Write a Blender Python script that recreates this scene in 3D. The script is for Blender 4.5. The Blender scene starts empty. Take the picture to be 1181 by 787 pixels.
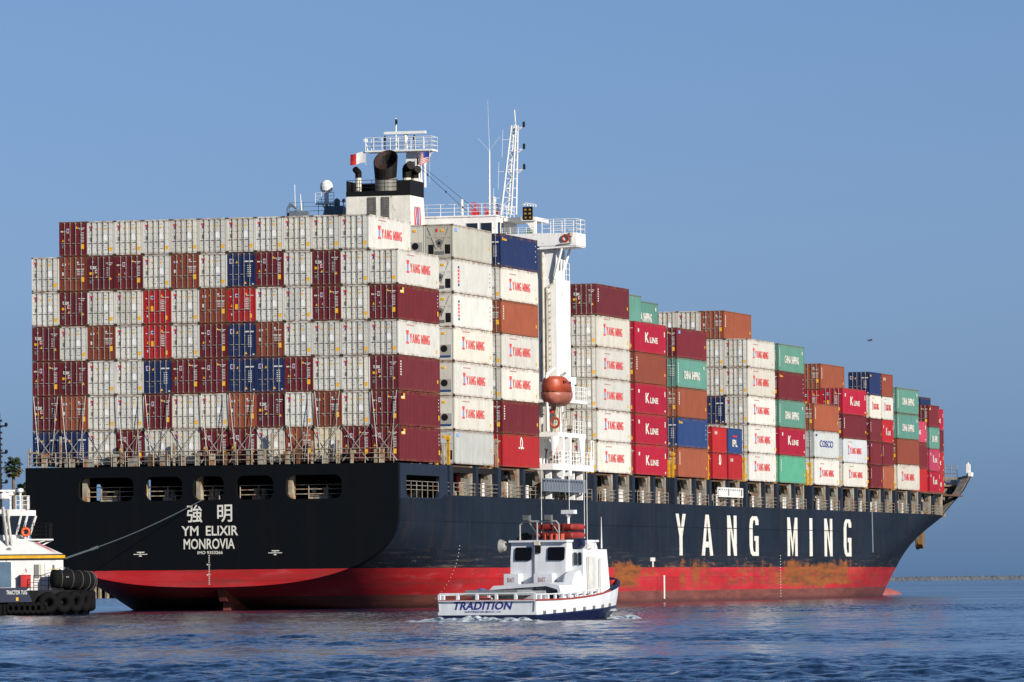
import bpy, bmesh, math, random
import numpy as np
from mathutils import Vector, Matrix
random.seed(7)
R = math.radians
SC = bpy.context.scene
COL = SC.collection

# ------------------------------------------------------------------ camera
CAM = Vector((-479.112, -142.417, 2.135))
YAW, PITCH, ROLL, F = 0.270208, 0.0396081, -0.0100994, 7002.38
fwd = Vector((math.cos(YAW)*math.cos(PITCH), math.sin(YAW)*math.cos(PITCH), math.sin(PITCH)))
rgt = Vector((math.sin(YAW), -math.cos(YAW), 0)); up = rgt.cross(fwd)
r2 = math.cos(ROLL)*rgt + math.sin(ROLL)*up; u2 = -math.sin(ROLL)*rgt + math.cos(ROLL)*up
cd = bpy.data.cameras.new('camera'); cam = bpy.data.objects.new('camera', cd); COL.objects.link(cam)
m = Matrix((r2, u2, -fwd)).transposed().to_4x4(); m.translation = CAM; cam.matrix_world = m
cd.sensor_width = 36; cd.lens = F/1181*36; cd.clip_start = 1; cd.clip_end = 40000
SC.camera = cam

# ------------------------------------------------------------------ light
SUN_EL = R(23); SUN_AZ = math.atan2(-0.86, -0.51)          # towards the sun: starboard and a little aft
sd = Vector((math.cos(SUN_EL)*math.cos(SUN_AZ), math.cos(SUN_EL)*math.sin(SUN_AZ), math.sin(SUN_EL)))
sl = bpy.data.lights.new('sun', 'SUN'); sun = bpy.data.objects.new('sun', sl); COL.objects.link(sun)
sun.rotation_euler = (-sd).to_track_quat('-Z', 'Y').to_euler(); sun.location = (0, -50, 120)
sl.energy = 5.0; sl.angle = R(0.5); sl.color = (1.0, 0.935, 0.84)
W = bpy.data.worlds.new('World'); SC.world = W; W.use_nodes = True
nt = W.node_tree; bg = nt.nodes['Background']; bg.inputs[1].default_value = 0.062
sky = nt.nodes.new('ShaderNodeTexSky'); sky.sky_type = 'NISHITA'; sky.sun_disc = False
sky.sun_elevation = SUN_EL; sky.sun_rotation = math.pi/2 - SUN_AZ
sky.air_density = 1.0; sky.dust_density = 0.3; sky.ozone_density = 2.0
tc = nt.nodes.new('ShaderNodeTexCoord'); sx = nt.nodes.new('ShaderNodeSeparateXYZ')
rp = nt.nodes.new('ShaderNodeValToRGB'); mx = nt.nodes.new('ShaderNodeMixRGB'); mx.blend_type = 'MULTIPLY'; mx.inputs[0].default_value = 1
nt.links.new(tc.outputs['Generated'], sx.inputs[0]); nt.links.new(sx.outputs[2], rp.inputs[0])
cr = rp.color_ramp                                          # the grey-blue marine layer that lies along the horizon
SKY_RAMP = [(0.0, (0.20, 0.40, 1.09)), (0.027, (0.33, 0.52, 1.10)), (0.054, (0.433, 0.59, 1.09)), (0.092, (0.49, 0.63, 1.03)), (0.3, (0.60, 0.76, 1.04)), (0.8, (.95, .97, 1))]
cr.elements[0].position = SKY_RAMP[0][0]; cr.elements[0].color = SKY_RAMP[0][1] + (1,)
cr.elements[1].position = SKY_RAMP[-1][0]; cr.elements[1].color = SKY_RAMP[-1][1] + (1,)
for p, c in SKY_RAMP[1:-1]:
    e = cr.elements.new(p); e.color = c + (1,)
nt.links.new(sky.outputs[0], mx.inputs[1]); nt.links.new(rp.outputs[0], mx.inputs[2]); nt.links.new(mx.outputs[0], bg.inputs[0])
SC.view_settings.view_transform = 'Standard'; SC.view_settings.look = 'None'
SC.view_settings.exposure = 0.45; SC.view_settings.gamma = 1; SC.view_settings.use_curve_mapping = False
SC.cycles.max_bounces = 6; SC.cycles.transparent_max_bounces = 8

# ------------------------------------------------------------------ helpers
class NB:
    """small node-tree builder"""
    def __init__(s, name):
        s.m = bpy.data.materials.new(name); s.m.use_nodes = True; s.t = s.m.node_tree
        s.b = s.t.nodes['Principled BSDF']
    def n(s, k, **kw):
        o = s.t.nodes.new(k)
        for a, v in kw.items():
            if a.startswith('i_'):
                key = a[2:]; o.inputs[int(key) if key.isdigit() else key].default_value = v
            else: setattr(o, a, v)
        return o
    def l(s, a, b): s.t.links.new(a, b)
    def coord(s, scale=(1, 1, 1)):
        c = s.n('ShaderNodeTexCoord'); mp = s.n('ShaderNodeMapping'); mp.inputs['Scale'].default_value = scale
        s.l(c.outputs['Object'], mp.inputs[0]); return mp.outputs[0]
    def noise(s, sc, scale=(1, 1, 1), det=4, rough=0.6):
        n = s.n('ShaderNodeTexNoise'); n.inputs['Scale'].default_value = sc; n.inputs['Detail'].default_value = det
        n.inputs['Roughness'].default_value = rough; s.l(s.coord(scale), n.inputs['Vector']); return n.outputs[0]
    def ramp(s, fac, stops, lin=True):
        r = s.n('ShaderNodeValToRGB'); e = r.color_ramp.elements
        e[0].position, e[1].position = stops[0][0], stops[-1][0]
        cc = lambda c: (c, c, c, 1) if isinstance(c, (int, float)) else tuple(c) + (1,)
        e[0].color, e[1].color = cc(stops[0][1]), cc(stops[-1][1])
        for p, c in stops[1:-1]: x = e.new(p); x.color = cc(c)
        s.l(fac, r.inputs[0]); return r.outputs[0]
    def mix(s, fac, a, b, mode='MIX'):
        x = s.n('ShaderNodeMixRGB'); x.blend_type = mode
        for i, v in ((0, fac), (1, a), (2, b)):
            if isinstance(v, bpy.types.NodeSocket): s.l(v, x.inputs[i])
            elif isinstance(v, (int, float)): x.inputs[i].default_value = v if i == 0 else (v, v, v, 1)
            else: x.inputs[i].default_value = tuple(v) + (1,)
        return x.outputs[0]
    def math(s, op, a, b=0.0, clamp=False):
        x = s.n('ShaderNodeMath'); x.operation = op; x.use_clamp = clamp
        for i, v in ((0, a), (1, b)):
            if isinstance(v, bpy.types.NodeSocket): s.l(v, x.inputs[i])
            else: x.inputs[i].default_value = v
        return x.outputs[0]
    def fin(s, col=None, rough=0.5, metal=0, spec=None):
        if col is not None:
            if isinstance(col, bpy.types.NodeSocket): s.l(col, s.b.inputs['Base Color'])
            else: s.b.inputs['Base Color'].default_value = tuple(col) + (1,)
        s.b.inputs['Roughness'].default_value = rough; s.b.inputs['Metallic'].default_value = metal
        if spec is not None: s.b.inputs['Specular IOR Level'].default_value = spec
        return s.m

MATS = {}
def paint(name, c, rough=0.5, dirt=0.35, sc=1.2, rust=0.0, metal=0):
    """weathered paint: blotchy dirt, vertical streaks and rust specks"""
    if name in MATS: return MATS[name]
    b = NB(name)
    n1 = b.noise(sc); n2 = b.noise(3.0, (1, 1, 0.12), 3)
    f = b.math('MULTIPLY', n1, n2)
    d = b.ramp(f, [(0.14, 1 - dirt), (0.42, 1.06)])
    col = b.mix(1.0, c, d, 'MULTIPLY')
    if rust > 0:
        rm = b.ramp(b.noise(2.2, (1, 1, 0.5), 5, 0.7), [(0.62 - rust*0.2, 0.0), (0.72 - rust*0.1, 1.0)])
        col = b.mix(rm, col, (0.22, 0.09, 0.03))
    MATS[name] = b.fin(col, rough, metal, .15 if max(c) < .03 else .35); return MATS[name]
def flat(name, c, rough=0.6, metal=0):
    if name not in MATS:
        b = NB(name); d = b.ramp(b.noise(4.0), [(0.3, 0.85), (0.7, 1.08)])
        MATS[name] = b.fin(b.mix(1.0, c, d, 'MULTIPLY'), rough, metal, .12 if max(c) < .03 else .4)
    return MATS[name]

class MB:
    def __init__(s): s.v = []; s.f = []; s.m = []
    def add(s, vs, fs, m=0):
        o = len(s.v); s.v += [tuple(v) for v in vs]
        for f in fs: s.f.append(tuple(i+o for i in f)); s.m.append(m)
        return s
    def box(s, x0, x1, y0, y1, z0, z1, m=0):
        return s.add([(x0,y0,z0),(x1,y0,z0),(x1,y1,z0),(x0,y1,z0),(x0,y0,z1),(x1,y0,z1),(x1,y1,z1),(x0,y1,z1)],
            [(0,3,2,1),(4,5,6,7),(0,1,5,4),(1,2,6,5),(2,3,7,6),(3,0,4,7)], m)
    def quad(s, a, b, c, d, m=0): return s.add([a, b, c, d], [(0, 1, 2, 3)], m)
    def tube(s, p, q, r, n=6, m=0, r2=None):
        p, q = Vector(p), Vector(q); d = (q-p)
        if d.length < 1e-6: return s
        d.normalize(); a = d.orthogonal().normalized(); b = d.cross(a); r2 = r if r2 is None else r2
        vs = [p+(a*math.cos(t)+b*math.sin(t))*r for t in [2*math.pi*i/n for i in range(n)]]
        vs += [q+(a*math.cos(t)+b*math.sin(t))*r2 for t in [2*math.pi*i/n for i in range(n)]]
        fs = [(i, (i+1) % n, n+(i+1) % n, n+i) for i in range(n)] + [tuple(range(n))[::-1], tuple(range(n, 2*n))]
        return s.add(vs, fs, m)
    def path(s, pts, r, n=6, m=0):
        for a, b in zip(pts, pts[1:]): s.tube(a, b, r, n, m)
        return s
    def lathe(s, prof, c, n=16, m=0, axis='z', caps=True):
        """prof: (radius, height) list"""
        vs = []
        for r, h in prof:
            for i in range(n):
                t = 2*math.pi*i/n; a, b = r*math.cos(t), r*math.sin(t)
                p = {'z': (a, b, h), 'x': (h, a, b), 'y': (b, h, a)}[axis]
                vs.append((c[0]+p[0], c[1]+p[1], c[2]+p[2]))
        fs = [(k*n+i, k*n+(i+1) % n, (k+1)*n+(i+1) % n, (k+1)*n+i) for k in range(len(prof)-1) for i in range(n)]
        if caps: fs += [tuple(range(n))[::-1], tuple(range((len(prof)-1)*n, len(prof)*n))]
        return s.add(vs, fs, m)
    def torus(s, c, Rr, r, axis='y', n=18, k=8, m=0, sy=1.0):
        vs = []
        for i in range(n):
            t = 2*math.pi*i/n
            for j in range(k):
                u = 2*math.pi*j/k; q = Rr+r*math.cos(u); a, b, h = q*math.cos(t), q*math.sin(t), r*math.sin(u)*sy
                p = {'z': (a, b, h), 'x': (h, a, b), 'y': (a, h, b)}[axis]
                vs.append((c[0]+p[0], c[1]+p[1], c[2]+p[2]))
        fs = [(i*k+j, ((i+1) % n)*k+j, ((i+1) % n)*k+(j+1) % k, i*k+(j+1) % k) for i in range(n) for j in range(k)]
        return s.add(vs, fs, m)
    def prism(s, poly, h0, h1, axis='x', m=0):
        """poly of 2-D points extruded along an axis: x -> (y,z), y -> (x,z), z -> (x,y)"""
        n = len(poly)
        P = {'x': lambda a, b, h: (h, a, b), 'y': lambda a, b, h: (a, h, b), 'z': lambda a, b, h: (a, b, h)}[axis]
        vs = [P(a, b, h0) for a, b in poly]+[P(a, b, h1) for a, b in poly]
        return s.add(vs, [tuple(range(n))[::-1], tuple(range(n, 2*n))]+[(i, (i+1) % n, n+(i+1) % n, n+i) for i in range(n)], m)
    def build(s, name, mats, parent=None, smooth=False, link=True, fixn=True):
        me = bpy.data.meshes.new(name); me.from_pydata(s.v, [], s.f)
        for mm in (mats if isinstance(mats, (list, tuple)) else [mats]): me.materials.append(mm)
        me.polygons.foreach_set('material_index', s.m)
        if smooth: me.polygons.foreach_set('use_smooth', [True]*len(s.f))
        if fixn:
            bm = bmesh.new(); bm.from_mesh(me); bmesh.ops.recalc_face_normals(bm, faces=bm.faces); bm.to_mesh(me); bm.free()
        o = bpy.data.objects.new(name, me)
        if link: COL.objects.link(o)
        if parent: o.parent = parent
        return o

def tag(o, label=None, cat=None, group=None, kind=None):
    if label: o['label'] = label
    if cat: o['category'] = cat
    if group: o['group'] = group
    if kind: o['kind'] = kind
    return o
def empty(name, loc=(0, 0, 0), label=None, cat=None, group=None, rz=0):
    o = bpy.data.objects.new(name, None); COL.objects.link(o); o.location = loc; o.rotation_euler.z = rz
    o.empty_display_size = 0.5
    return tag(o, label, cat, group)
def copy_tree(o, parent=None):
    c = o.copy(); COL.objects.link(c)
    if parent: c.parent = parent
    for ch in KIDS.get(o.name, []) or list(o.children): copy_tree(ch, c)
    return c
KIDS = {}
def curve_mesh(cu, name):
    o = bpy.data.objects.new(name+'_tmp', cu); COL.objects.link(o)
    me = bpy.data.meshes.new_from_object(o); me.name = name
    bpy.data.objects.remove(o); bpy.data.curves.remove(cu); return me
def text_pts(s, bold=0.0, shear=0.0, space=1.0):
    """2-D triangles of a word, normalised to a unit box -> (verts, faces)"""
    cu = bpy.data.curves.new('t', 'FONT'); cu.body = s; cu.offset = bold; cu.shear = shear; cu.space_character = space
    cu.resolution_u = 3; me = curve_mesh(cu, 't')
    vs = [(v.co.x, v.co.y) for v in me.vertices]; fs = [tuple(p.vertices) for p in me.polygons]
    bpy.data.meshes.remove(me)
    x0 = min(v[0] for v in vs); x1 = max(v[0] for v in vs); y0 = min(v[1] for v in vs); y1 = max(v[1] for v in vs)
    return [((x-x0)/(x1-x0), (y-y0)/(y1-y0)) for x, y in vs], fs
def put_text(mb, s, fn, m=0, **kw):
    """fn maps unit (u,v) to 3-D"""
    vs, fs = text_pts(s, **kw); mb.add([fn(u, v) for u, v in vs], fs, m); return mb
def strokes_letter(ch):
    """block capitals in a unit box as closed polygons"""
    w = 0.30
    if ch == 'Y': return [[(0,1),(w,1),(.5,.62),(1-w,1),(1,1),(.5+w*.5,.45),(.5+w*.5,0),(.5-w*.5,0),(.5-w*.5,.45)]]
    if ch == 'A': return [[(0,0),(w*.9,0),(.5,.86),(.5,1),(.36,1)],[(1,0),(1-w*.9,0),(.5,.86),(.5,1),(.64,1)],[(.27,.2),(.73,.2),(.68,.34),(.32,.34)]]
    if ch == 'N': return [[(0,0),(w,0),(w,1),(0,1)],[(1-w,0),(1,0),(1,1),(1-w,1)],[(w,.999),(w,.66),(1-w,.001),(1-w,.34)]]
    if ch == 'M': w = .24; return [[(0,0),(w,0),(w,1),(0,1)],[(1-w,0),(1,0),(1,1),(1-w,1)],[(w,.999),(w,.62),(.5,.0),(.5,.34)],[(1-w,.999),(1-w,.62),(.5,.0),(.5,.34)]]
    if ch == 'I': return [[(0,0),(1,0),(1,1),(0,1)]]
    if ch == 'G': return [[(.98,.78),(.98,.9),(.82,1),(.3,1),(.1,.93),(0,.75),(0,.25),(.1,.07),(.3,0),(.98,0),(.98,.5),(.52,.5),(.52,.38),(.66,.38),(.66,.1),(.42,.1),(.34,.22),(.34,.78),(.42,.9),(.6,.9),(.66,.78)]]
    return []

# materials -----------------------------------------------------------------
def container_paint(name='container_paint'):
    b = NB(name); oi = b.n('ShaderNodeObjectInfo')
    c = b.n('ShaderNodeTexCoord'); add = b.n('ShaderNodeVectorMath', operation='ADD')
    sc = b.n('ShaderNodeVectorMath', operation='SCALE'); sc.inputs[3].default_value = 1
    cmb = b.n('ShaderNodeCombineXYZ'); r = b.math('MULTIPLY', oi.outputs['Random'], 97.0)
    for i in range(3): b.l(r, cmb.inputs[i])
    b.l(c.outputs['Object'], add.inputs[0]); b.l(cmb.outputs[0], add.inputs[1])
    def nz(scale, mul, det=5, ro=.65):
        mp = b.n('ShaderNodeMapping'); mp.inputs['Scale'].default_value = mul; b.l(add.outputs[0], mp.inputs[0])
        n = b.n('ShaderNodeTexNoise'); n.inputs['Scale'].default_value = scale; n.inputs['Detail'].default_value = det
        n.inputs['Roughness'].default_value = ro; b.l(mp.outputs[0], n.inputs[0]); return n.outputs[0]
    d = b.ramp(nz(0.7, (1, 1, 1)), [(0.3, .88), (.65, 1.04)])
    st = b.ramp(nz(2.2, (1, 1, .10), 3), [(0.33, .92), (.5, 1.02)])
    tone = b.ramp(oi.outputs['Random'], [(0, .82), (1, 1.05)])
    warm = b.mix(b.math('FRACT', b.math('MULTIPLY', oi.outputs['Random'], 13.7)), (1, 1, 1), (1.01, .965, .89))
    col = b.mix(1, oi.outputs['Color'], d, 'MULTIPLY'); col = b.mix(1, col, st, 'MULTIPLY'); col = b.mix(1, col, tone, 'MULTIPLY')
    col = b.mix(1, col, warm, 'MULTIPLY')
    # rust creeping from the frame edges (low and high on the wall)
    sp = b.n('ShaderNodeSeparateXYZ'); b.l(c.outputs['Object'], sp.inputs[0])
    z = sp.outputs[2]; lo = b.math('SUBTRACT', 1.0, b.math('MULTIPLY', z, 4.5), True); hi = b.math('MULTIPLY', b.math('SUBTRACT', z, 2.55), 3.2, True)
    e = b.math('MAXIMUM', lo, hi)
    rm = b.math('MULTIPLY', e, b.ramp(nz(1.6, (1, 1, 1), 6, .75), [(.42, 0), (.62, 1)]))
    spk = b.ramp(b.math('ADD', nz(1.1, (1, 1, .4), 6, .8), b.math('MULTIPLY', b.math('FRACT', b.math('MULTIPLY', oi.outputs['Random'], 31.3)), .045)), [(.67, 0), (.73, .8)])
    rm = b.math('MAXIMUM', rm, spk)
    col = b.mix(rm, col, (.17, .075, .032))
    return b.fin(col, .6, 0, .25)
M_CONT = container_paint()
M_RUSTY = paint('rusty_steel', (.14, .075, .04), .7, .5, 3)
M_CAST = paint('corner_steel', (.10, .07, .045), .7, .5, 5)
M_ROD = paint('galvanised_bar', (.40, .39, .36), .45, .35, 4, metal=.3)
M_WHITE = paint('white_paint', (.72, .715, .69), .5, .12, .5, rust=.04)
M_WHITEC = flat('clean_white', (.70, .70, .68), .5)
M_CREAM = paint('cream_paint', (.60, .56, .45), .5, .25, .8, rust=.3)
M_LET = flat('white_lettering', (.60, .585, .52), .6)
M_RED = flat('sign_red', (.55, .03, .03), .55)
M_LRED = flat('lettering_red', (.62, .06, .06), .6)
M_BLUE = flat('sign_blue', (.03, .045, .24), .5)
M_YEL = flat('placard_yellow', (.72, .38, .01), .5)
M_LIME = flat('placard_lime', (.62, .60, .03), .5)
M_GREYP = flat('grey_plate', (.13, .13, .13), .5)
M_PALE = flat('pale_patch', (.70, .70, .68), .4)
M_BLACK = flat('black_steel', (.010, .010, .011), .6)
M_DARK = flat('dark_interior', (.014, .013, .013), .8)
M_RUBBER = flat('rubber', (.0042, .0042, .0045), .85)
M_GLASS = NB('dark_glass').fin((.012, .018, .028), .08)
M_TINT = NB('tinted_window').fin((.004, .004, .005), .35, 0, .2)
M_GREY = paint('deck_grey', (.32, .315, .27), .6, .5, 1.5, rust=.7)
M_BEIGE = paint('deck_beige', (.42, .385, .29), .6, .5, 2, rust=.8)
M_NAVYP = paint('navy_pillar', (.014, .020, .033), .5, .3, 1)
M_YPOST = paint('yellow_post', (.62, .33, .02), .55, .4, 3, rust=.3)
M_ORANGE = paint('boat_orange', (.36, .062, .026), .42, .3, .8)
M_ROPE = flat('rope', (.06, .08, .09), .8)
M_BLUEG = paint('grey_blue_steel', (.15, .18, .22), .5, .2, 1)

def hull_mat():
    b = NB('hull_paint'); c = b.n('ShaderNodeTexCoord'); sp = b.n('ShaderNodeSeparateXYZ'); b.l(c.outputs['Object'], sp.inputs[0])
    x, y, z = sp.outputs
    wob = b.math('MULTIPLY', b.math('SUBTRACT', b.noise(.6, (1, 1, .3)), .5), .06)
    zz = b.math('ADD', z, wob)
    navy = b.mix(b.ramp(b.noise(.5, (.25, .25, .35), 6, .7), [(.3, 0), (.7, 1)]), (.0045, .0068, .0110), (.0115, .0160, .0245))
    scr = b.ramp(b.noise(1.8, (.05, .05, 2.0), 8, .80), [(.53, 0), (.66, 1)])
    zlow = b.ramp(b.math('MULTIPLY', b.math('SUBTRACT', z, 3.3), .4, True), [(0, 1), (.85, 0)])
    navy = b.mix(b.math('MULTIPLY', b.math('MULTIPLY', scr, zlow), .75), navy, (.16, .12, .09))
    streak = b.ramp(b.noise(1.0, (.9, .9, .06), 4), [(.52, 0), (.72, .5)])
    navy = b.mix(streak, navy, (.028, .019, .014))
    fleck = b.ramp(b.noise(3.0, (.12, .12, 1), 8, .85), [(.61, 0), (.66, 1)])
    navy = b.mix(b.math('MULTIPLY', fleck, zlow), navy, (.42, .36, .27))
    redn = b.ramp(b.noise(.7, (.12, .12, .7), 5, .7), [(.3, (.31, .012, .012)), (.5, (.42, .016, .020)), (.7, (.44, .040, .042))])
    redd = b.ramp(b.noise(1.3, (.10, .10, 1.3), 7, .78), [(.52, 0), (.75, .75)])
    red = b.mix(redd, redn, (.17, .028, .022))
    brn = b.mix(b.ramp(b.noise(1.4, (.16, .16, 1), 6, .75), [(.35, 0), (.65, 1)]), (.10, .032, .024), (.20, .066, .048))
    wet = b.math('SUBTRACT', 1.0, b.math('MULTIPLY', b.math('SUBTRACT', zz, .12), 3.0, True), True)
    brn = b.mix(b.math('MULTIPLY', wet, .7), brn, (.055, .022, .018))
    bk = b.n('ShaderNodeTexBrick'); cm = b.n('ShaderNodeCombineXYZ'); b.l(x, cm.inputs[0]); b.l(z, cm.inputs[1]); b.l(cm.outputs[0], bk.inputs[0])
    bk.inputs['Color1'].default_value = (.86, .86, .86, 1); bk.inputs['Color2'].default_value = (1.12, 1.12, 1.12, 1); bk.inputs['Mortar'].default_value = (.62, .60, .58, 1)
    bk.inputs['Scale'].default_value = 1.0; bk.inputs['Mortar Size'].default_value = .035; bk.inputs['Brick Width'].default_value = 9.0; bk.inputs['Row Height'].default_value = 2.42; bk.inputs['Mortar Smooth'].default_value = .4
    navy = b.mix(.9, navy, bk.outputs[0], 'MULTIPLY')
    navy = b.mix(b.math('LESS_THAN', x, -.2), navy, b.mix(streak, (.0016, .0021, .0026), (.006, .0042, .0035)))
    m1 = b.math('GREATER_THAN', zz, 3.36); m2 = b.math('GREATER_THAN', zz, 1.12)
    rust_n = b.noise(1.0, (.085, .085, .42), 4, .6)
    def win(lo, hi, s):   # where the plating is worst
        return b.math('MULTIPLY', b.math('MULTIPLY', b.math('SUBTRACT', x, lo), s, True), b.math('MULTIPLY', b.math('SUBTRACT', hi, x), s, True))
    sx_ = b.math('MAXIMUM', b.math('MAXIMUM', win(60, 86, .09), win(122, 190, .045)), b.math('MULTIPLY', win(30, 200, .05), .55))
    wz = b.math('MULTIPLY', b.math('MULTIPLY', b.math('SUBTRACT', z, .9), 1.2, True), b.math('MULTIPLY', b.math('SUBTRACT', 5.0, z), .6, True))
    stern = b.math('GREATER_THAN', x, 4.0)
    sx2 = b.math('MULTIPLY', b.math('MULTIPLY', sx_, wz), stern)
    grit = b.noise(2.0, (.16, .16, .8), 8, .78)
    rr = b.math('ADD', b.math('ADD', b.math('MULTIPLY', sx2, .30), b.math('MULTIPLY', rust_n, .55)), b.math('MULTIPLY', grit, .45))
    drip = b.noise(1.0, (.30, .30, .035), 4, .6)
    rr = b.math('ADD', rr, b.math('MULTIPLY', b.math('SUBTRACT', drip, .5), .42))
    rr = b.math('MULTIPLY', rr, b.math('GREATER_THAN', sx2, .01))
    rm = b.ramp(rr, [(.66, 0), (.76, 1)])
    fine = b.ramp(grit, [(.3, .6), (.5, 1)])
    red = b.mix(.8, red, bk.outputs[0], 'MULTIPLY')
    smudge = b.ramp(b.noise(.9, (.12, .12, 1.4), 6, .7), [(.48, 0), (.62, .55)])
    red = b.mix(smudge, red, (.16, .035, .028)); chalk = b.ramp(b.noise(.8, (.2, .2, 1.2), 6, .75), [(.58, 0), (.72, .45)])
    red = b.mix(chalk, red, (.42, .15, .15))
    col = b.mix(m2, brn, red); col = b.mix(m1, col, navy)
    col = b.mix(b.math('MULTIPLY', rm, fine), col, b.ramp(b.noise(1.6, (.10, .10, .9), 7, .75), [(.35, (.10, .036, .014)), (.58, (.26, .082, .012))]))
    bm = b.n('ShaderNodeBump'); bm.inputs['Strength'].default_value = .25; bm.inputs['Distance'].default_value = .12
    b.l(b.noise(.45, (1, 1, 1.4), 2), bm.inputs['Height']); b.l(bm.outputs[0], b.b.inputs['Normal'])
    return b.fin(col, .5, 0, .22)
M_HULL = hull_mat()

# ------------------------------------------------------------------ water
def make_water():
    rs = [2.0]
    while rs[-1] < 100: rs.append(rs[-1]*1.05)
    while rs[-1] < 480: rs.append(rs[-1]*1.00125)
    while rs[-1] < 1500: rs.append(rs[-1]*1.003)
    while rs[-1] < 30000: rs.append(rs[-1]*1.06)
    rs = np.array(rs)
    a0 = YAW; dense = np.linspace(-.100, .100, 380)
    side = np.concatenate([np.linspace(.100, .30, 50)[1:], np.linspace(.30, math.pi, 40)[1:]])
    th = np.concatenate([-side[::-1][1:], dense, side]) + a0
    nr, na = len(rs), len(th)
    X = CAM.x + rs[:, None]*np.cos(th)[None]; Y = CAM.y + rs[:, None]*np.sin(th)[None]
    rng = np.random.RandomState(3); Z = np.zeros_like(X); rr = np.repeat(rs[:, None], na, 1)
    dr = np.where(rr < 480, .00125, .003)*rr
    angf = np.clip((.30-np.abs(((th-a0+math.pi) % (2*math.pi))-math.pi))/.15, 0, 1)[None]
    near = np.clip((rr-95)/20, 0, 1)*np.clip((1500-rr)/600, 0, 1)*angf
    def lf(x, y, s, seed):
        g = np.random.RandomState(seed); o = 0
        for k in range(9):
            an = g.uniform(0, 6.28); kk = g.uniform(.6, 1.6)/s
            o = o+np.sin(kk*(np.cos(an)*x+np.sin(an)*y)+g.uniform(0, 6.28))
        return o/3
    # lanes of ruffled and of slick water lie roughly across the view
    vx = np.cos(a0)*(X-CAM.x)+np.sin(a0)*(Y-CAM.y); vy = -np.sin(a0)*(X-CAM.x)+np.cos(a0)*(Y-CAM.y)
    lanes = .62+.38*np.tanh(1.6*lf(vx*1.0, vy*.30, 13, 5)+.2)
    slick = np.exp(-((vx-188-3*np.sin(vy/11))/22)**2)
    lanes = lanes*(1-.72*slick)+.08
    rough_far = 1+1.1*np.clip((rr-330)/500, 0, 1)
    for k in range(140):
        lam = math.exp(rng.uniform(math.log(.5), math.log(4.5))); an = a0+math.pi*.9+rng.normal(0, .75)
        amp = .0043*lam**.66; kx, ky = math.cos(an)*6.283/lam, math.sin(an)*6.283/lam
        att = np.clip(lam/(3.2*dr)-1, 0, 1)
        mod = lanes if lam < 4 else (.55+.45*lanes)
        Z += att*mod*amp*np.sin(kx*X+ky*Y+rng.uniform(0, 6.28))
    Z = Z*near
    co = np.stack([X, Y, Z], -1).reshape(-1, 3)
    co = np.vstack([co, [[CAM.x, CAM.y, 0]]])
    i, j = np.meshgrid(np.arange(nr-1), np.arange(na-1), indexing='ij')
    q = np.stack([i*na+j, (i+1)*na+j, (i+1)*na+j+1, i*na+j+1], -1).reshape(-1, 4)
    me = bpy.data.meshes.new('water')
    me.vertices.add(len(co)); me.vertices.foreach_set('co', co.ravel())
    nc = len(co)-1; tri = [(nc, k, k+1) for k in range(na-1)]
    loops = np.concatenate([q.ravel(), np.array(tri).ravel()])
    me.loops.add(len(loops)); me.loops.foreach_set('vertex_index', loops)
    nq = len(q); me.polygons.add(nq+len(tri))
    st = np.concatenate([np.arange(nq)*4, nq*4+np.arange(len(tri))*3]); me.polygons.foreach_set('loop_start', st)
    me.polygons.foreach_set('use_smooth', [True]*(nq+len(tri)))
    at_ = me.attributes.new('ruffle', 'FLOAT', 'POINT'); at_.data.foreach_set('value', np.append((lanes*rough_far).ravel(), .5).astype(np.float32))
    me.update(calc_edges=True)
    b = NB('sea_water')
    ra = b.n('ShaderNodeAttribute'); ra.attribute_name = 'ruffle'       # capillary ripples as a slope field
    nz = b.n('ShaderNodeTexNoise'); nz.inputs['Scale'].default_value = 2.6; nz.inputs['Detail'].default_value = 6; nz.inputs['Roughness'].default_value = .7; b.l(b.coord(), nz.inputs[0])
    sb = b.n('ShaderNodeVectorMath', operation='SUBTRACT'); b.l(nz.outputs['Color'], sb.inputs[0]); sb.inputs[1].default_value = (.5, .5, .5)
    ml = b.n('ShaderNodeVectorMath', operation='MULTIPLY'); b.l(sb.outputs[0], ml.inputs[0]); ml.inputs[1].default_value = (1, 1, 0)
    sc = b.n('ShaderNodeVectorMath', operation='SCALE'); b.l(ml.outputs[0], sc.inputs[0]); b.l(b.math('MULTIPLY', ra.outputs['Fac'], 1.45), sc.inputs[3])
    gm = b.n('ShaderNodeNewGeometry'); ad = b.n('ShaderNodeVectorMath', operation='ADD'); b.l(gm.outputs['Normal'], ad.inputs[0]); b.l(sc.outputs[0], ad.inputs[1])
    nn = b.n('ShaderNodeVectorMath', operation='NORMALIZE'); b.l(ad.outputs[0], nn.inputs[0]); b.l(nn.outputs[0], b.b.inputs['Normal'])
    b.b.inputs['IOR'].default_value = 1.333
    me.materials.append(b.fin((.003, .015, .045), .12))
    o = bpy.data.objects.new('water', me); COL.objects.link(o); tag(o, kind='structure'); return o
make_water()

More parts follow.
